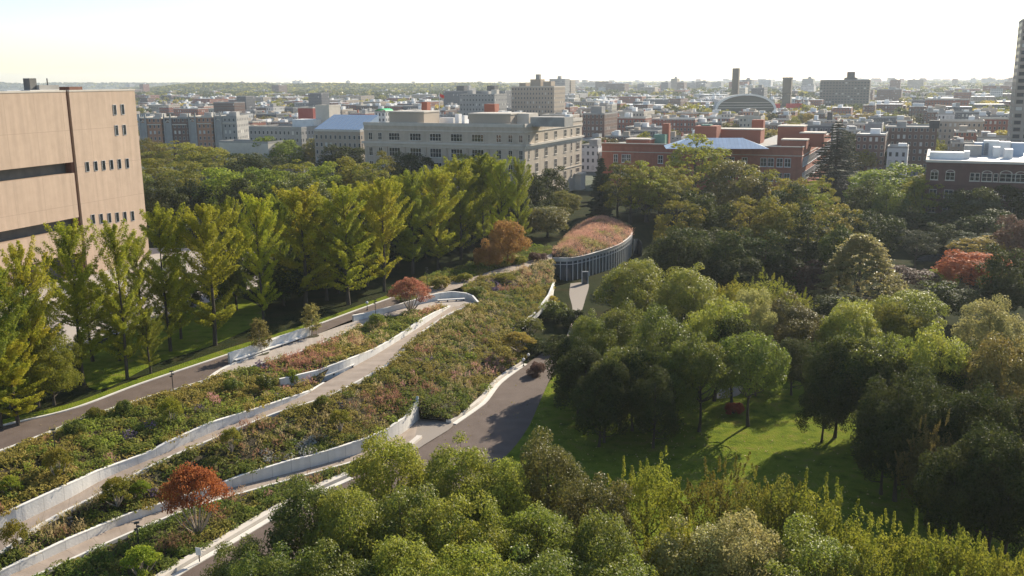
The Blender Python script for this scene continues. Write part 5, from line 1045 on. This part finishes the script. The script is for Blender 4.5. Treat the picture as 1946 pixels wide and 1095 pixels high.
RO = {'white': M['whiteroof'], 'grey': M['greyroof'], 'dark': M['darkroof'], 'blue': M['blueroof']}
BIG = []                                       # footprints already taken: centre, radius
def townhouse(name, label, cat, p, w, dep, h, wall, roof, parts=True, extras=(), th=TH, group=None, zb=0.0, mat=None):
    """a flat roofed house with a parapet; extras: (part name, u, v, w, d, h, material)"""
    t = empty(name, (p[0], p[1], zb), -th); tag(t, label, cat, group)
    mb = MB(); mb.box((0, dep/2, -6), (w, dep, h+6-.003), 0, 0, uv=True); mb.build('wall', mat or FAC[wall], t)
    mb = MB(); mb.box((0, dep/2, h), (w-.5, dep-.5, .05))
    for (x, y, a, b) in ((0, .16, w+.1, .32), (0, dep-.16, w+.1, .32), (-w/2+.11, dep/2, .32, dep-.65), (w/2-.11, dep/2, .32, dep-.65)): mb.box((x, y, h+.002), (a, b, .75), 0, 1)
    mb.build('roof', [RO[roof], M['stone'] if wall in ('tan', 'red', 'cream', 'orange') else M['greyroof']], t)
    for (nm, u, v, a, b, c, mt) in extras: mb = MB(); mb.box((u*w, v*dep, h+.06), (a, b, c)); mb.build(nm, mt, t)
    BIG.append((p[0]+math.sin(th)*dep/2, p[1]+math.cos(th)*dep/2, max(w, dep)*.62)); return t
def spot(px, py, zt, wpx):
    p = U(px, py, zt); return p, wpx*proj(p)[2]/F_PX
def by_dist(px, py, dist): q = at_y(px, py, dist); return q, q[2]
for b in list(PROTO.keys()): pass
for q in (U(850, 235, 25), U(950, 235, 25), U(760, 235, 25), U(1050, 230, 25)): BIG.append((q[0], q[1]+15, 42))
for q in (U(1200, 281, 16), U(1260, 281, 16), U(1330, 281, 16), U(1400, 281, 16), U(1470, 281, 16), U(1560, 268, 16), U(1590, 256, 16)): BIG.append((q[0], q[1]+10, 32))
BIG.append((*(p0+H_*25+G*15)[:2], 46))
def landmark(name, label, cat, px, py, dist, wpx, dep, wall, roof, extras=(), mat=None, th=TH):
    q = at_y(px, py, dist); w = wpx*proj(q)[2]/F_PX; return townhouse(name, label, cat, q, w, dep, q[2], wall, roof, True, extras, th, mat=mat), q, w
M['stackbrick'] = surf('sooty tan brick', [(.15, .13, .10), (.21, .18, .145)], scale=.15, rough=.9)
B = lambda u, v, a, b, c, mt=None: ('bulkhead', u, v, a, b, c, mt or M['greyroof'])
landmark('apartment_tower', 'tall stepped tan tower block beyond the grey school, lit edge on one side', 'tower block', 1012, 166, 690, 88, 22, 'tan', 'grey', [('tower_top', -.02, .5, 8, 8, 5.5, FAC['tan']), ('tank_house', 0, .5, 3, 3, 9, M['greyroof']), ('wing_top', .28, .4, 6, 8, 4, FAC['tan']), ('wing_top', -.3, .4, 5, 8, 3, FAC['tan'])])
landmark('apartment_tower', 'grey tan block of eight storeys just before the stepped tower', 'apartment building', 906, 181, 640, 74, 20, 'grey', 'white', [B(-.3, .4, 4, 5, 3), B(.1, .5, 5, 5, 2.4), B(.38, .4, 4, 4, 3.4, M['stone'])])
landmark('apartment_tower', 'dark slab behind the grey tan block, long and plain', 'tower block', 900, 174, 1050, 130, 18, 'slate', 'dark', [B(-.25, .5, 9, 9, 6, M['darkroof']), B(.25, .5, 9, 9, 6, M['darkroof'])])
landmark('apartment_tower', 'blue grey pair of slabs on the skyline past the stepped tower, wider slab', 'tower block', 1059, 151, 1500, 32, 20, 'grey', 'grey', [B(0, .5, 5, 5, 5)]); landmark('apartment_tower', 'slim slab beside the blue grey skyline slab', 'tower block', 1080, 153, 1520, 11, 20, 'tan', 'grey')
landmark('apartment_slab', 'broad brown housing slab with balconies and a tank on its roof', 'tower block', 1606, 153, 1050, 90, 16, 'block', 'dark', [('tank_house', .1, .5, 13, 8, 3, M['darkroof']), ('water_tank', .1, .5, 8, 6, 9, M['darkroof'])])
landmark('residential_tower', 'very tall tan tower cut by the frame edge, with balcony recesses', 'tower block', 1992, 38, 420, 86, 24, 'tower', 'grey', [('tower_pier', -.49, -.012, 2.0, .5, .3, M['stone'])])
landmark('smokestack', 'square brick smokestack with ledges rising behind the arched armory', 'smokestack', 1398, 131, 1010, 12, 7, 'brown', 'dark', [], mat=M['stackbrick']); landmark('smokestack', 'shorter wide tower with corbelled top near the red sign', 'tower', 1496, 150, 1000, 16, 9, 'brown', 'dark', [B(0, .5, 10, 9, 1.5, M['darkroof'])], mat=M['stackbrick'])
# ornate apartment row at the wood's far edge
def ornate(px, py, wpx, label, brick):
    q = at_y(px, py, 500); w = wpx*proj(q)[2]/F_PX; h = q[2]; t = townhouse('ornate_apartment_house', label, 'apartment building', q, w, 16, h, brick, 'white', True, [B(.1, .6, 4, 5, 2.4)], TH*.25)
    for u in (-.47, -.2):
        mb = MB(); mb.box((u*w, -.35, 0), (.9, .7, h+1.2)); mb.box((u*w, -.35, h+1.202), (.6, .5, 1.3)); mb.build('pier', M['greyroof'], t)
    for u in (-.335,):
        mb = MB(); th = np.linspace(0, math.pi, 10); ro = w*.115
        A = np.array([[[u*w+rr*math.cos(a), -.3, h-2.2+rr*math.sin(a)] for a in th] for rr in (ro*.7, ro)]); mb.loft(A); mb.loft(A+[0, .25, 0]); mb.build('arched_gable', M['stone'], t)
    mb = MB(); mb.box((-.335*w, -.25, 1), (w*.2, .5, h-3)); mb.build('bay', FAC['grey'], t); mb = MB(); mb.box((.16*w, -.2, h-3.2), (w*.6, .4, .5)); mb.build('string_course', M['stone'], t)
for i, (px, py, w, lb, br) in enumerate(((285, 226, 44, 'ornate brick row house with white piers at the museum corner', 'orange'), (333, 226, 46, 'ornate dark fronted row house between white piers', 'brown'), (380, 224, 46, 'ornate salmon brick row house with round gables', 'orange'), (428, 223, 44, 'ornate grey piered row house at the end of the row', 'grey'))): ornate(px, py, w, lb, br)
landmark('office_building', 'low grey flat roofed building with a dark cornice beside the wood', 'building', 522, 244, 430, 122, 22, 'grey', 'dark', [B(.25, .7, 12, 8, 3.4, M['whiteroof'])])
landmark('annexe_building', 'long low grey annexe roof half buried in tree crowns', 'building', 462, 272, 400, 116, 10, 'grey', 'dark', [], mat=M['stone'])
t, q, w = landmark('studio_building', 'buff building with a sloping blue glass roof joined to the grey school', 'building', 640, 250, 392, 104, 20, 'tan', 'grey')
mb = MB(); h0 = q[2]
for i in range(9):
    x0, x1 = -w/2+w*i/9, -w/2+w*(i+1)/9-.25; mb.add(np.array([[x0, .2, h0+.85], [x1, .2, h0+.85], [x1, 15, h0+6.2], [x0, 15, h0+6.2], [x0, .2, h0+.6], [x1, .2, h0+.6], [x1, 15, h0+.6], [x0, 15, h0+.6]]), [[0, 1, 2, 3], [4, 5, 1, 0], [5, 6, 2, 1], [6, 7, 3, 2], [7, 4, 0, 3]], 0, None)
mb.build('glass_roof', M['blueroof'], t)
landmark('hall_building', 'plain tan box tower behind the blue glass roof', 'building', 612, 203, 440, 31, 9, 'tan', 'grey', [], mat=M['stone'])
landmark('corner_apartments', 'long dark brown corner apartment house by the tree lined avenue', 'apartment building', 1731, 244, 415, 92, 24, 'brown', 'grey', [B(-.2, .5, 4, 5, 2.5), ('turret', .44, .05, 4, 4, 3.4, M['darkroof'])])
landmark('corner_apartments', 'low purple brown house joined to the corner apartments', 'apartment building', 1655, 258, 400, 52, 20, 'brown', 'white', [B(.1, .5, 4, 4, 2.4, M['whiteroof'])]); landmark('warehouse', 'pale grey windowless house above the purple brown one', 'building', 1660, 238, 445, 30, 16, 'grey', 'white', [], mat=M['greyroof'])
landmark('white_house', 'small white house among trees under the brown corner apartments', 'house', 1706, 282, 360, 36, 12, 'white', 'white', [B(.2, .5, 3, 3, 1.5, M['whiteroof'])])
landmark('apartment_building', 'grey brown six storey house with balconies next to the grey school end', 'apartment building', 1128, 218, 505, 44, 22, 'brown', 'grey', [B(-.1, .5, 6, 6, 4)])
landmark('long_school', 'long maroon building with a row of pale arched windows', 'building', 1800, 190, 800, 76, 16, 'red', 'dark'); landmark('market_hall', 'blue green low hall with a pale flat roof', 'building', 1757, 192, 840, 44, 14, 'slate', 'white')
landmark('long_block', 'long brown block with a bright end wall past the ornate row', 'building', 425, 196, 830, 50, 14, 'brown', 'white', [], mat=None); landmark('red_row', 'bright red painted house in the row behind the box tower', 'house', 580, 206, 640, 34, 12, 'red', 'white', mat=M['paintred'])
landmark('dark_tower', 'dark glass building before the wooded ridge', 'building', 458, 184, 980, 22, 14, 'slate', 'dark'); landmark('dark_tower', 'navy blue block before the wooded ridge', 'building', 598, 178, 1000, 30, 14, 'slate', 'dark')
t = landmark('green_roofed_hall', 'low hall with a vivid green tarpaulin roof', 'building', 722, 214, 560, 24, 10, 'white', 'white')[0]
M['tarp'] = surf('green tarpaulin', [(.02, .42, .16), (.03, .5, .2)], scale=.5, rough=.6); mb = MB(); th = np.linspace(0, math.pi, 9); mb.loft(np.array([[[-3.6*math.cos(a), y, at_y(722, 214, 560)[2]+.8+1.4*math.sin(a)] for a in th] for y in (.5, 9)])); mb.build('tarpaulin', M['tarp'], t)
# the arched armory
q = at_y(1417, 210, 900); w = 114*proj(q)[2]/F_PX; zt = at_y(1417, 178.5, 900)[2]; zs = q[2]
root = empty('armory_hall', (q[0], q[1], 0), -TH*.3); tag(root, 'great barrel roofed armory hall with a pale stepped arch', 'hall'); BIG.append((q[0], q[1]+20, 50))
th = np.linspace(.0, math.pi, 31); X = -w/2*np.cos(th); Z = zs+(zt-zs)*np.sin(th)**.9
mb = MB(); mb.loft(np.array([np.c_[X*.97, np.full(31, .6), Z-1.2], np.c_[X*.97, np.full(31, 45), Z-1.2]])); mb.build('barrel_roof', M['greyroof'], root, smooth=True)
mb = MB(); A = np.array([np.c_[X, np.full(31, 0), Z], np.c_[X, np.full(31, 2.5), Z], np.c_[X*.94, np.full(31, 2.5), np.maximum(Z-1.5, 0)], np.c_[X*.94, np.full(31, 0), np.maximum(Z-1.5, 0)], np.c_[X, np.full(31, 0), Z]]); mb.loft(A); mb.build('arch_rim', M['cap'], root)
mb = MB(); mb.add(np.c_[np.r_[X*.95, X[-1:]*.95, X[:1]*.95], np.full(33, .9), np.r_[np.maximum(Z-1.3, 1), 0, 0]], [list(range(33))]); M['armwall'] = panel_mat('banded tan gable', [(.17, .165, .13), (.22, .21, .165)], 2.6, .3, .7); mb.build('gable_wall', M['armwall'], root)
for zz in (zs+2.2, zs+4.6, zs+7.0):
    hw = w*.46*math.sqrt(max(.05, 1-((zz-zs+.8)/(zt-zs))**2)); mb = MB(); mb.box((0, .82, zz), (2*hw, .3, .5)); mb.build('gable_ledge', M['stone'], root)
mb = MB(); mb.box((0, .4, zs-1.4), (w*.98, .6, 1.0)); mb.build('dark_band', M['darkroof'], root)
# steel billboard frame with the red sign
q = at_y(1494, 203, 905); w = 62*proj(q)[2]/F_PX; root = empty('billboard_frame', (q[0], q[1], 0)); tag(root, 'open black steel gantry carrying red sign boards beside the armory', 'billboard'); z1 = at_y(1494, 177, 905)[2]; z0 = q[2]
mb = MB()
for u in (-.5, -.2, .1, .5): mb.tube([[u*w, 0, 0], [u*w, 0, z1]], .3, 5)
for zz in (z1, z1-2.6, z0+1): mb.tube([[-w/2, 0, zz], [w/2, 0, zz]], .25, 5)
for i in range(8): mb.tube([[-w/2+w*i/8, 0, z1-2.6 if i % 2 else z1], [-w/2+w*(i+1)/8, 0, z1 if i % 2 else z1-2.6]], .14, 4)
mb.build('steel_frame', M['metal'], root)
for u, ww in ((-.34, .3), (.24, .5)): mb = MB(); mb.box((u*w, -.6, z0-1.2), (ww*w, .5, 4.2)); mb.build('sign_board', M['signred'], root)
# towers along the skyline: photo column, top row, distance, width in photo pixels
sky_t = [(243, 160, 5200, 8, 'grey', 'short grey block on the skyline above the museum corner'), (360, 162, 4200, 14, 'slate', 'low dark block on the ridge skyline'), (413, 160, 4600, 5, 'brown', 'slim brown tower on the ridge skyline'), (421, 160, 4700, 4, 'grey', 'slim grey tower next to the brown one on the ridge'), (433, 160, 4600, 5, 'tan', 'slim tan tower on the ridge skyline'),
 (457, 156, 4300, 5, 'brown', 'tallest pencil tower over the ridge'), (499, 157, 4400, 10, 'slate', 'stubby dark tower over the ridge'), (558, 154, 5600, 7, 'white', 'pale twin tower on the ridge, first of the two'), (567, 154, 5600, 7, 'white', 'pale twin tower on the ridge, the other of the two'), (586, 160, 4400, 8, 'slate', 'dark stub on the ridge past the pale twins'), (606, 160, 4300, 20, 'slate', 'wide dark block on the ridge'), (659, 154, 5200, 5, 'grey', 'lone grey spire block over the wooded ridge'), (883, 168, 1500, 18, 'grey', 'chunky block under the wooded ridge end'),
 (1218, 160, 2500, 14, 'slate', 'blue grey block east of the skyline gap'), (1263, 157, 2300, 14, 'slate', 'blue grey block beside the stepped skyline tower'), (1281, 150, 2200, 12, 'tan', 'stepped tower with a pointed top on the skyline'), (1293, 157, 2150, 14, 'brown', 'brown block against the stepped skyline tower'), (1313, 158, 2500, 18, 'grey', 'grey block in the skyline cluster'), (1333, 156, 2500, 22, 'slate', 'wide slate block in the skyline cluster'), (1362, 157, 2600, 17, 'grey', 'grey block just before the smokestack'), (1417, 152, 2300, 22, 'slate', 'slate block just past the smokestack'),
 (1535, 150, 2100, 20, 'grey', 'blue grey tower with a mast between the brick tower and the brown slab'), (1735, 160, 3200, 30, 'slate', 'long faint block past the brown slab'), (1775, 158, 3400, 40, 'slate', 'long low faint blocks on the far skyline'), (1850, 149, 3600, 10, 'white', 'pale slim block on the far skyline'), (1879, 149, 3600, 24, 'grey', 'pale broad block on the far skyline'), (1911, 151, 3600, 26, 'grey', 'pale wide block on the far skyline beside the tall tower'), (1690, 171, 1300, 44, 'brown', 'dark flat block past the brown slab'), (1640, 172, 1250, 36, 'brown', 'dark block under the brown slab'), (1830, 176, 1200, 30, 'red', 'brick block on the plain before the tall tower'), (1895, 170, 1300, 20, 'white', 'white gabled block on the plain before the tall tower'), (1440, 168, 1200, 24, 'slate', 'blue block behind the armory arch')]
for px, py, d, w, wl, lb in sky_t:
    q = at_y(px, py, d); ww = w*proj(q)[2]/F_PX; h = max(q[2], 9.0)
    t = townhouse('tower_block', lb, 'tower block', q, ww, min(ww*1.2, 40)+6, h, wl, 'grey', False, [B(.1, .5, ww*.28, 8, h*.08+2)])
# the ridge beyond the town
def ridge(name, px0, px1, dist, hpx, seed, kindname='structure', mat=None):
    xs = np.linspace(px0, px1, 60); e = np.clip(np.minimum(xs-px0, px1-xs)/((px1-px0)*.22), 0, 1); e = e*e*(3-2*e); rows = []
    for k_, (dy, hf) in enumerate(((-500, 0), (-330, .35), (-120, .85), (0, 1), (150, .95), (500, .6), (1200, 0))):
        r_ = []
        for x, ee in zip(xs, e):
            b = at_y(x, 170, dist+dy); zt = at_y(x, hpx, dist)[2]; r_.append([b[0], dist+dy, hf*ee*zt*(.8+.3*vnoise(np.array([x/60.]), np.array([k_*.4]), seed)[0])-.4])
        rows.append(r_)
    mb = MB(); mb.loft(np.array(rows)); return kind(mb.build(name, mat, smooth=True), kindname), np.array(rows)
M['farwood'] = surf('far woodland', [(.035, .05, .022), (.06, .07, .03), (.085, .08, .035)], scale=.02, rough=.95, bump=1, bscale=.06)
_, R1 = ridge('hills', 200, 1090, 3200, 161.5, 5, mat=M['farwood']); _, R2 = ridge('hills', -300, 700, 6500, 160, 8, mat=M['farwood']); _, R3 = ridge('hills', 1000, 2300, 7600, 157, 9, mat=M['farwood'])
# --- the houses of the town, one by one up to about 900 m, as a mass beyond
HR = random.Random(12); hn = 0; LMK = [(330, 'the ornate row'), (520, 'the low grey building'), (640, 'the blue glass roof'), (760, 'the near school end'), (860, 'the grey school roof'), (950, 'the school roof house'), (1050, 'the sunlit school end'), (1128, 'the balconied brown house'), (1240, 'the red school'), (1340, 'the blue hipped roof'), (1417, 'the armory arch'), (1500, 'the red sign gantry'), (1606, 'the brown housing slab'), (1700, 'the corner apartments'), (1800, 'the long maroon building'), (1900, 'the tall tan tower')]
COLN = {'red': 'red brick', 'brown': 'brown brick', 'tan': 'tan brick', 'grey': 'grey', 'white': 'white', 'cream': 'cream', 'slate': 'slate dark', 'orange': 'orange brick'}
labels = {}
mass = MB(); MASSM = [FAC['red'], FAC['brown'], FAC['tan'], FAC['grey'], FAC['white'], FAC['cream'], FAC['slate'], M['whiteroof'], M['greyroof'], M['darkroof']]
tree_spots = []
def far_rows():
    v = 395.0
    while v < 6200:
        yield v; v += 34 if v < 1000 else 60 if v < 2000 else 130
cands = []
for v in far_rows():
    u = -1.1*v
    while u < 1.0*v:
        w = HR.choice([8, 10, 13, 16, 22, 28]) if v < 1000 else HR.uniform(14, 46); dep = HR.uniform(13, 20) if v < 1000 else HR.uniform(14, 40)
        p = G*v+H_*(u+w/2-v*.42); u += w+HR.choice([.4, .4, .4, 3, 12])
        if p[1] < 330: continue
        h = HR.choice([7.5, 8.5, 9.5, 10.5, 12, 14, 16]) if v > 470 else HR.choice([7, 8, 9, 10, 11])
        if v > 1500 and HR.random() < .05: h = HR.uniform(20, 34)
        q = np.array([p[0], p[1], h]); x, y, d = proj(q)
        for xa, xb, ylim, dl in ((1345, 1535, 213, 895), (940, 1090, 206, 690), (1550, 1665, 196, 1050), (850, 955, 212, 640), (250, 470, 205, 900), (1385, 1412, 184, 1010), (1485, 1510, 184, 1000)):
            if xa < x < xb and d < dl:
                while y < ylim and h > 6: h -= .5; x, y, d = proj((p[0], p[1], h))
        if h <= 6: continue
        if x < 235 or x > 1960: continue
        if any((p[0]-a)**2+(p[1]-b)**2 < (r_+w*.45)**2 for a, b, r_ in BIG): continue
        dens = .62 if v < 900 else .58
        if 250 < x < 1060 and v > 1500: dens = .16
        if HR.random() > dens: tree_spots.append((p[0], p[1], v)); continue
        cands.append((v, p, w, dep, h, x))
cands.sort(key=lambda c: c[0])
for n_, (v, p, w, dep, h, x) in enumerate(cands):
    wl = HR.choice(['red', 'brown', 'tan', 'tan', 'grey', 'brown', 'white', 'cream', 'slate', 'brown', 'orange', 'red']); rf = HR.choice(['white', 'white', 'white', 'grey', 'grey', 'dark', 'blue'])
    if n_ < 285:
        near = min(LMK, key=lambda L: abs(L[0]-x)); ex = []
        nb = HR.randrange(1, 4)
        for _ in range(nb): ex.append(('bulkhead', HR.uniform(-.36, .36), HR.uniform(.25, .8), HR.uniform(2, 4.5), HR.uniform(2.5, 5), HR.uniform(1.6, 3.2), HR.choice([M['whiteroof'], M['greyroof'], M['whiteroof'], M['buff']])))
        if HR.random() < .6: ex.append(('chimney', HR.choice([-.42, .42]), HR.uniform(.3, .7), .9, 1.2, HR.uniform(1.5, 2.6), M['redbrick']))
        if HR.random() < .12: ex.append(('water_tank', HR.uniform(-.2, .2), .5, 3, 3, 5, M['darkroof']))
        extra = 'one roof hut' if nb == 1 else 'two roof huts' if nb == 2 else 'three roof huts'
        lb = f"{COLN[wl]} house, {rf} roof, {extra}, behind {near[1]}"
        labels.setdefault(lb, []).append(1); c = len(labels[lb])
        if c > 1: lb = f"{COLN[wl]} house, {rf} roof, {extra}, {ORD[c-1]} behind {near[1]}"
        townhouse('town_house', lb, 'house', p, w, dep, h, wl, rf, True, ex[:4 if v < 620 else 2], TH, 'flat roofed town houses')
    else:
        mi = ['red', 'brown', 'tan', 'grey', 'white', 'cream', 'slate'].index(wl if wl != 'orange' else 'red')
        mass.box((p[0], p[1], -.5), (w, dep, h+.5), -TH, mi, uv=True); mass.box((p[0], p[1], h+.01), (w*.96, dep*.96, .25), -TH, 7 if rf in ('white', 'blue') else 8 if rf == 'grey' else 9)
        if v < 2500:
            for _ in range(2): mass.box((p[0]+HR.uniform(-.3, .3)*w, p[1]+HR.uniform(-.3, .3)*dep, h+.3), (HR.uniform(2, 5), 4, HR.uniform(1.5, 3)), -TH, HR.choice([7, 7, 8]))
kind(mass.build('distant_town', MASSM), 'stuff')
# --- trees between the houses: single ones near, a mass beyond
tn = 0; fm = MB(); r = rngf(91); tree_spots.sort(key=lambda s: s[2]); mats_t = ['olive', 'dark', 'gold', 'olive', 'lime', 'dark', 'oakb']; TNAME = {'olive': 'olive', 'dark': 'dark green', 'gold': 'golden', 'lime': 'yellow green', 'oakb': 'bronze'}; tl = {}
for x, y, v in tree_spots:
    px, py, d = proj((x, y, 10))
    if tn < 190:
        mt = mats_t[HR.randrange(len(mats_t))]; H = HR.uniform(10, 14); near = min(LMK, key=lambda L: abs(L[0]-px)); lb0 = f"{TNAME[mt]} street tree among the roofs behind {near[1]}"; tl[lb0] = tl.get(lb0, 0)+1
        lb = lb0 if tl[lb0] == 1 else f"{TNAME[mt]} street tree, {ORD[tl[lb0]-1]} such among the roofs behind {near[1]}"
        ux, uy, _ = proj((x, y, H)); tree(ux, uy, H, HR.uniform(10, 17)*F_PX/d, 'far', mt, lb, 0.0, 'tree', 'street trees of the town'); tn += 1
    else:
        for _ in range(2 if v < 2000 else 3):
            c = np.array([x+HR.uniform(-14, 14)*(1 if v < 2000 else 3), y+HR.uniform(-12, 12), HR.uniform(7, 11)]); R_ = HR.uniform(4, 7)*(1 if v < 1500 else 1.6); n = 26
            dd = sphere_dirs(n, r)*R_*[1, 1, .75]; dd[:, 2] = np.abs(dd[:, 2])*.9-.5; fm.quads(leaves(c+dd, R_*.62, r, .8), HR.choice([0, 1, 1, 1, 2, 1, 1]) if v > 1200 else HR.choice([0, 1, 1, 0, 2, 3, 1]))
def forest(R, n, size):
    for _ in range(n):
        a = r.uniform(0, R.shape[0]-1.01); b = r.uniform(0, R.shape[1]-1.01); i, j = int(a), int(b); q = R[i, j]*(1-(a-i))*(1-(b-j))+R[i+1, j]*(a-i)*(1-(b-j))+R[i, j+1]*(1-(a-i))*(b-j)+R[i+1, j+1]*(a-i)*(b-j)
        dd = sphere_dirs(9, r)*size*[1.6, 1.6, .7]; dd[:, 2] = np.abs(dd[:, 2]); fm.quads(leaves(q+dd, size*.95, r, .8), HR.choice([1, 1, 1, 0]))
forest(R1, 3800, 9); forest(R3, 1500, 14); forest(R2, 1200, 14)
kind(fm.build('distant_treetops', [LM['olive'], LM['dark'], LM['oakb'], LM['gold']]), 'stuff')
# trees that line the avenue and the yellow plane trees of the town
for px, py, H, w, mt, lb in ((1480, 217, 11, 70, 'gold', 'wide golden tree in front of the red sign gantry'), (1528, 219, 11, 60, 'gold', 'golden tree next to the wide golden one'), (1580, 222, 10, 60, 'olive', 'olive tree past the golden pair'), (1740, 207, 11, 60, 'gold', 'amber tree at the start of the avenue beyond the corner apartments'), (1780, 213, 11, 60, 'gold', 'amber tree second along the avenue beyond the corner apartments'), (1808, 222, 11, 46, 'oakb', 'bronze tree at the avenue end'),
   (1790, 248, 11, 40, 'gold', 'yellow green tree on the avenue beside the silvery roof'), (1778, 262, 11, 40, 'lime', 'lime tree on the avenue above the apartments corner'), (1768, 278, 10, 40, 'lime', 'lime tree at the near foot of the avenue'), (1650, 232, 11, 60, 'dark', 'dark tree on the street beside the corner apartments'), (1620, 240, 11, 60, 'dark', 'dark tree behind the red school wing'), (1150, 262, 11, 60, 'oakb', 'bronze tree between the two schools'), (1190, 258, 11, 60, 'olive', 'olive tree between the two schools'), (1120, 268, 11, 50, 'olive', 'olive tree at the lit school end'), (1225, 262, 11, 40, 'oakb', 'bronze tree behind the red school stair house'),
   (1025, 205, 11, 50, 'red', 'rusty tree at the foot of the stepped tan tower'), (735, 222, 10, 40, 'olive', 'olive tree below the vivid green roof'), (1184, 227, 10, 40, 'lime', 'lime tree on the street behind the grey school'), (1280, 214, 11, 60, 'gold', 'golden tree before the armory'), (1350, 205, 11, 40, 'gold', 'golden tree at the armory side')):
    tree(px, py, H, w, 'far', mt, lb, 0.0, 'tree', 'street trees of the town')
# ------------------------------------------------------------------ small things
def lamp(px, py, z, h, label, globe=False):
    p = U(px, py, z); t = empty('garden_lamp', p); tag(t, label, 'lamp'); mb = MB(); mb.tube([[0, 0, -.3], [0, 0, h]], [.07, .05], 8); mb.prism(np.c_[.14*np.cos(np.linspace(0, 6.28, 9)[:-1]), .14*np.sin(np.linspace(0, 6.28, 9)[:-1])], -.1, .25); mb.build('pole', M['metal'], t)
    mb = MB()
    if globe:
        th, ph = np.meshgrid(np.linspace(0, 6.283, 13), np.linspace(0, math.pi, 8)); mb.loft(np.stack([.26*np.sin(ph)*np.cos(th), .26*np.sin(ph)*np.sin(th), h+.22+.26*np.cos(ph)], -1)); mb.build('globe', M['whitepaint'], t, smooth=True)
    else:
        for (x_, dz, s_, r_) in ((0, .12, .5, .5), (.12, .5, .34, -.6), (-.12, .8, .3, .9)): mb = MB(); mb.box((x_, 0, h-dz), (s_, .26, .12), r_); mb.build('lamp_head', M['metal'], t)
lamp(107, 873, -1.2, 3.6, 'black lamp post standing in the upper bed near the frame edge'); lamp(714, 607, -.1, 3.6, 'black lamp post on the plaza bed by the dark green shrub'); lamp(812, 549, 0, 4.2, 'black lamp post at the bend of the crest path'); lamp(975, 672, -4.2, 4.4, 'black lamp post among the yellow shrubs'); lamp(330, 752, -.3, 3.4, 'black lamp post behind the lime yellow shrub'); lamp(265, 1050, -5.0, 3.2, 'dark lamp post in the bottom bed'); lamp(137, 1022, -4.5, 2.2, 'short dark lamp by the end of the lower ramp wall'); lamp(650, 808, -3.2, 3.0, 'thin lamp post in the wide middle bed')
lamp(995, 697, ZE, 1.0, 'white globe light at the tip of the seat wall', True); lamp(1004, 688, ZE, 1.0, 'white globe light just past the tip of the seat wall', True); lamp(698, 590, 0, 1.2, 'white globe light beside the dark road opening', True)
p = U(379, 1064, -5.1); t = empty('garden_sign', p, -.35); tag(t, 'small white notice board on a post by the bottom seat wall', 'sign'); mb = MB(); mb.box((0, 0, -.2), (.08, .08, .9)); mb.build('post', M['metal'], t); mb = MB(); mb.box((0, -.06, .5), (.6, .04, .8)); mb.build('panel', M['whitepaint'], t)
def car(p, rz, body, label):
    t = empty('parked_car', p, rz); tag(t, label, 'car', 'cars around the museum and the avenue')
    pr = np.array([[-2.2, .35], [-2.25, .75], [-2.1, .95], [-1.2, 1.02], [1.0, 1.0], [2.1, .85], [2.25, .55], [2.2, .35]]); mb = MB(); n = len(pr)
    A = np.array([np.c_[pr[:, 0], np.full(n, y*s), pr[:, 1]] for y, s in ((-.86, 1), (-.9, 1), (.9, 1), (.86, 1))]); mb.loft(A)
    for y in (-.86, .86): mb.add(np.c_[pr[:, 0], np.full(n, y), pr[:, 1]], [list(range(n))])
    mb.build('body', body, t); mb = MB(); c = np.array([[-1.7, 1.0], [-1.0, 1.5], [.4, 1.52], [1.1, 1.0]])
    A = np.array([np.c_[c[:, 0], np.full(4, y), c[:, 1]] for y in (-.72, .72)]); mb.loft(A)
    for y in (-.72, .72): mb.add(np.c_[c[:, 0], np.full(4, y), c[:, 1]], [[0, 1, 2, 3]])
    mb.build('cabin', M['glass'], t); th = np.linspace(0, 6.283, 13)[:-1]
    for x in (-1.35, 1.4):
        for y in (-.88, .70): mb = MB(); mb.loft(np.array([np.c_[x+.34*np.cos(th), np.full(12, y+d_), .34+.34*np.sin(th)] for d_ in (0, .18)])); mb.add(np.c_[x+.34*np.cos(th), np.full(12, y), .34+.34*np.sin(th)], [list(range(12))]); mb.build('wheel', M['darkroof'], t)
M['carblack'] = surf('black car paint', [(.012, .012, .014), (.02, .02, .022)], scale=1, rough=.2, spec=.6); M['carsilver'] = surf('silver car paint', [(.4, .41, .42), (.46, .47, .48)], scale=1, rough=.25, metal=.5)
car(U(268, 526, 0), .35, M['carblack'], 'black car parked on the pale drive behind the ginkgos'); car(U(300, 520, 0), .35, M['carsilver'], 'silver car parked beside the black car on the drive'); car(U(118, 560, 0), 1.2, M['carsilver'], 'silver car on the drive by the museum columns')
for i in range(7):
    q = at_y(1757+i*3.2, 300-i*7, 352+i*16); q[2] = .05; q2 = np.array([q[0], q[1], .05]); car(q2, math.pi/2-TH, M['carsilver'] if i % 2 else M['carblack'], f"{'silver' if i % 2 else 'black'} car parked along the avenue, {ORD[i]} from the apartments corner")
# ------------------------------------------------------------------ air
mt = bpy.data.materials.new('pale air'); mt.use_nodes = True; nt = mt.node_tree; nt.nodes.remove(nt.nodes['Principled BSDF']); pv = nt.nodes.new('ShaderNodeVolumePrincipled'); pv.inputs['Color'].default_value = (.80, .88, .97, 1); pv.inputs['Density'].default_value = .000092; pv.inputs['Anisotropy'].default_value = .35
nt.links.new(pv.outputs[0], nt.nodes['Material Output'].inputs['Volume'])
mb = MB(); mb.box((0, 4400, -8), (18400, 9900, 120)); kind(mb.build('haze', mt), 'stuff')
# ------------------------------------------------------------------ prototypes that found no place
for kd, lst in PROTO.items():
    for i, o in enumerate(lst):
        if (kd, i) not in USED and 'label' not in o:
            for ch in list(o.children): bpy.data.objects.remove(ch)
            bpy.data.objects.remove(o)
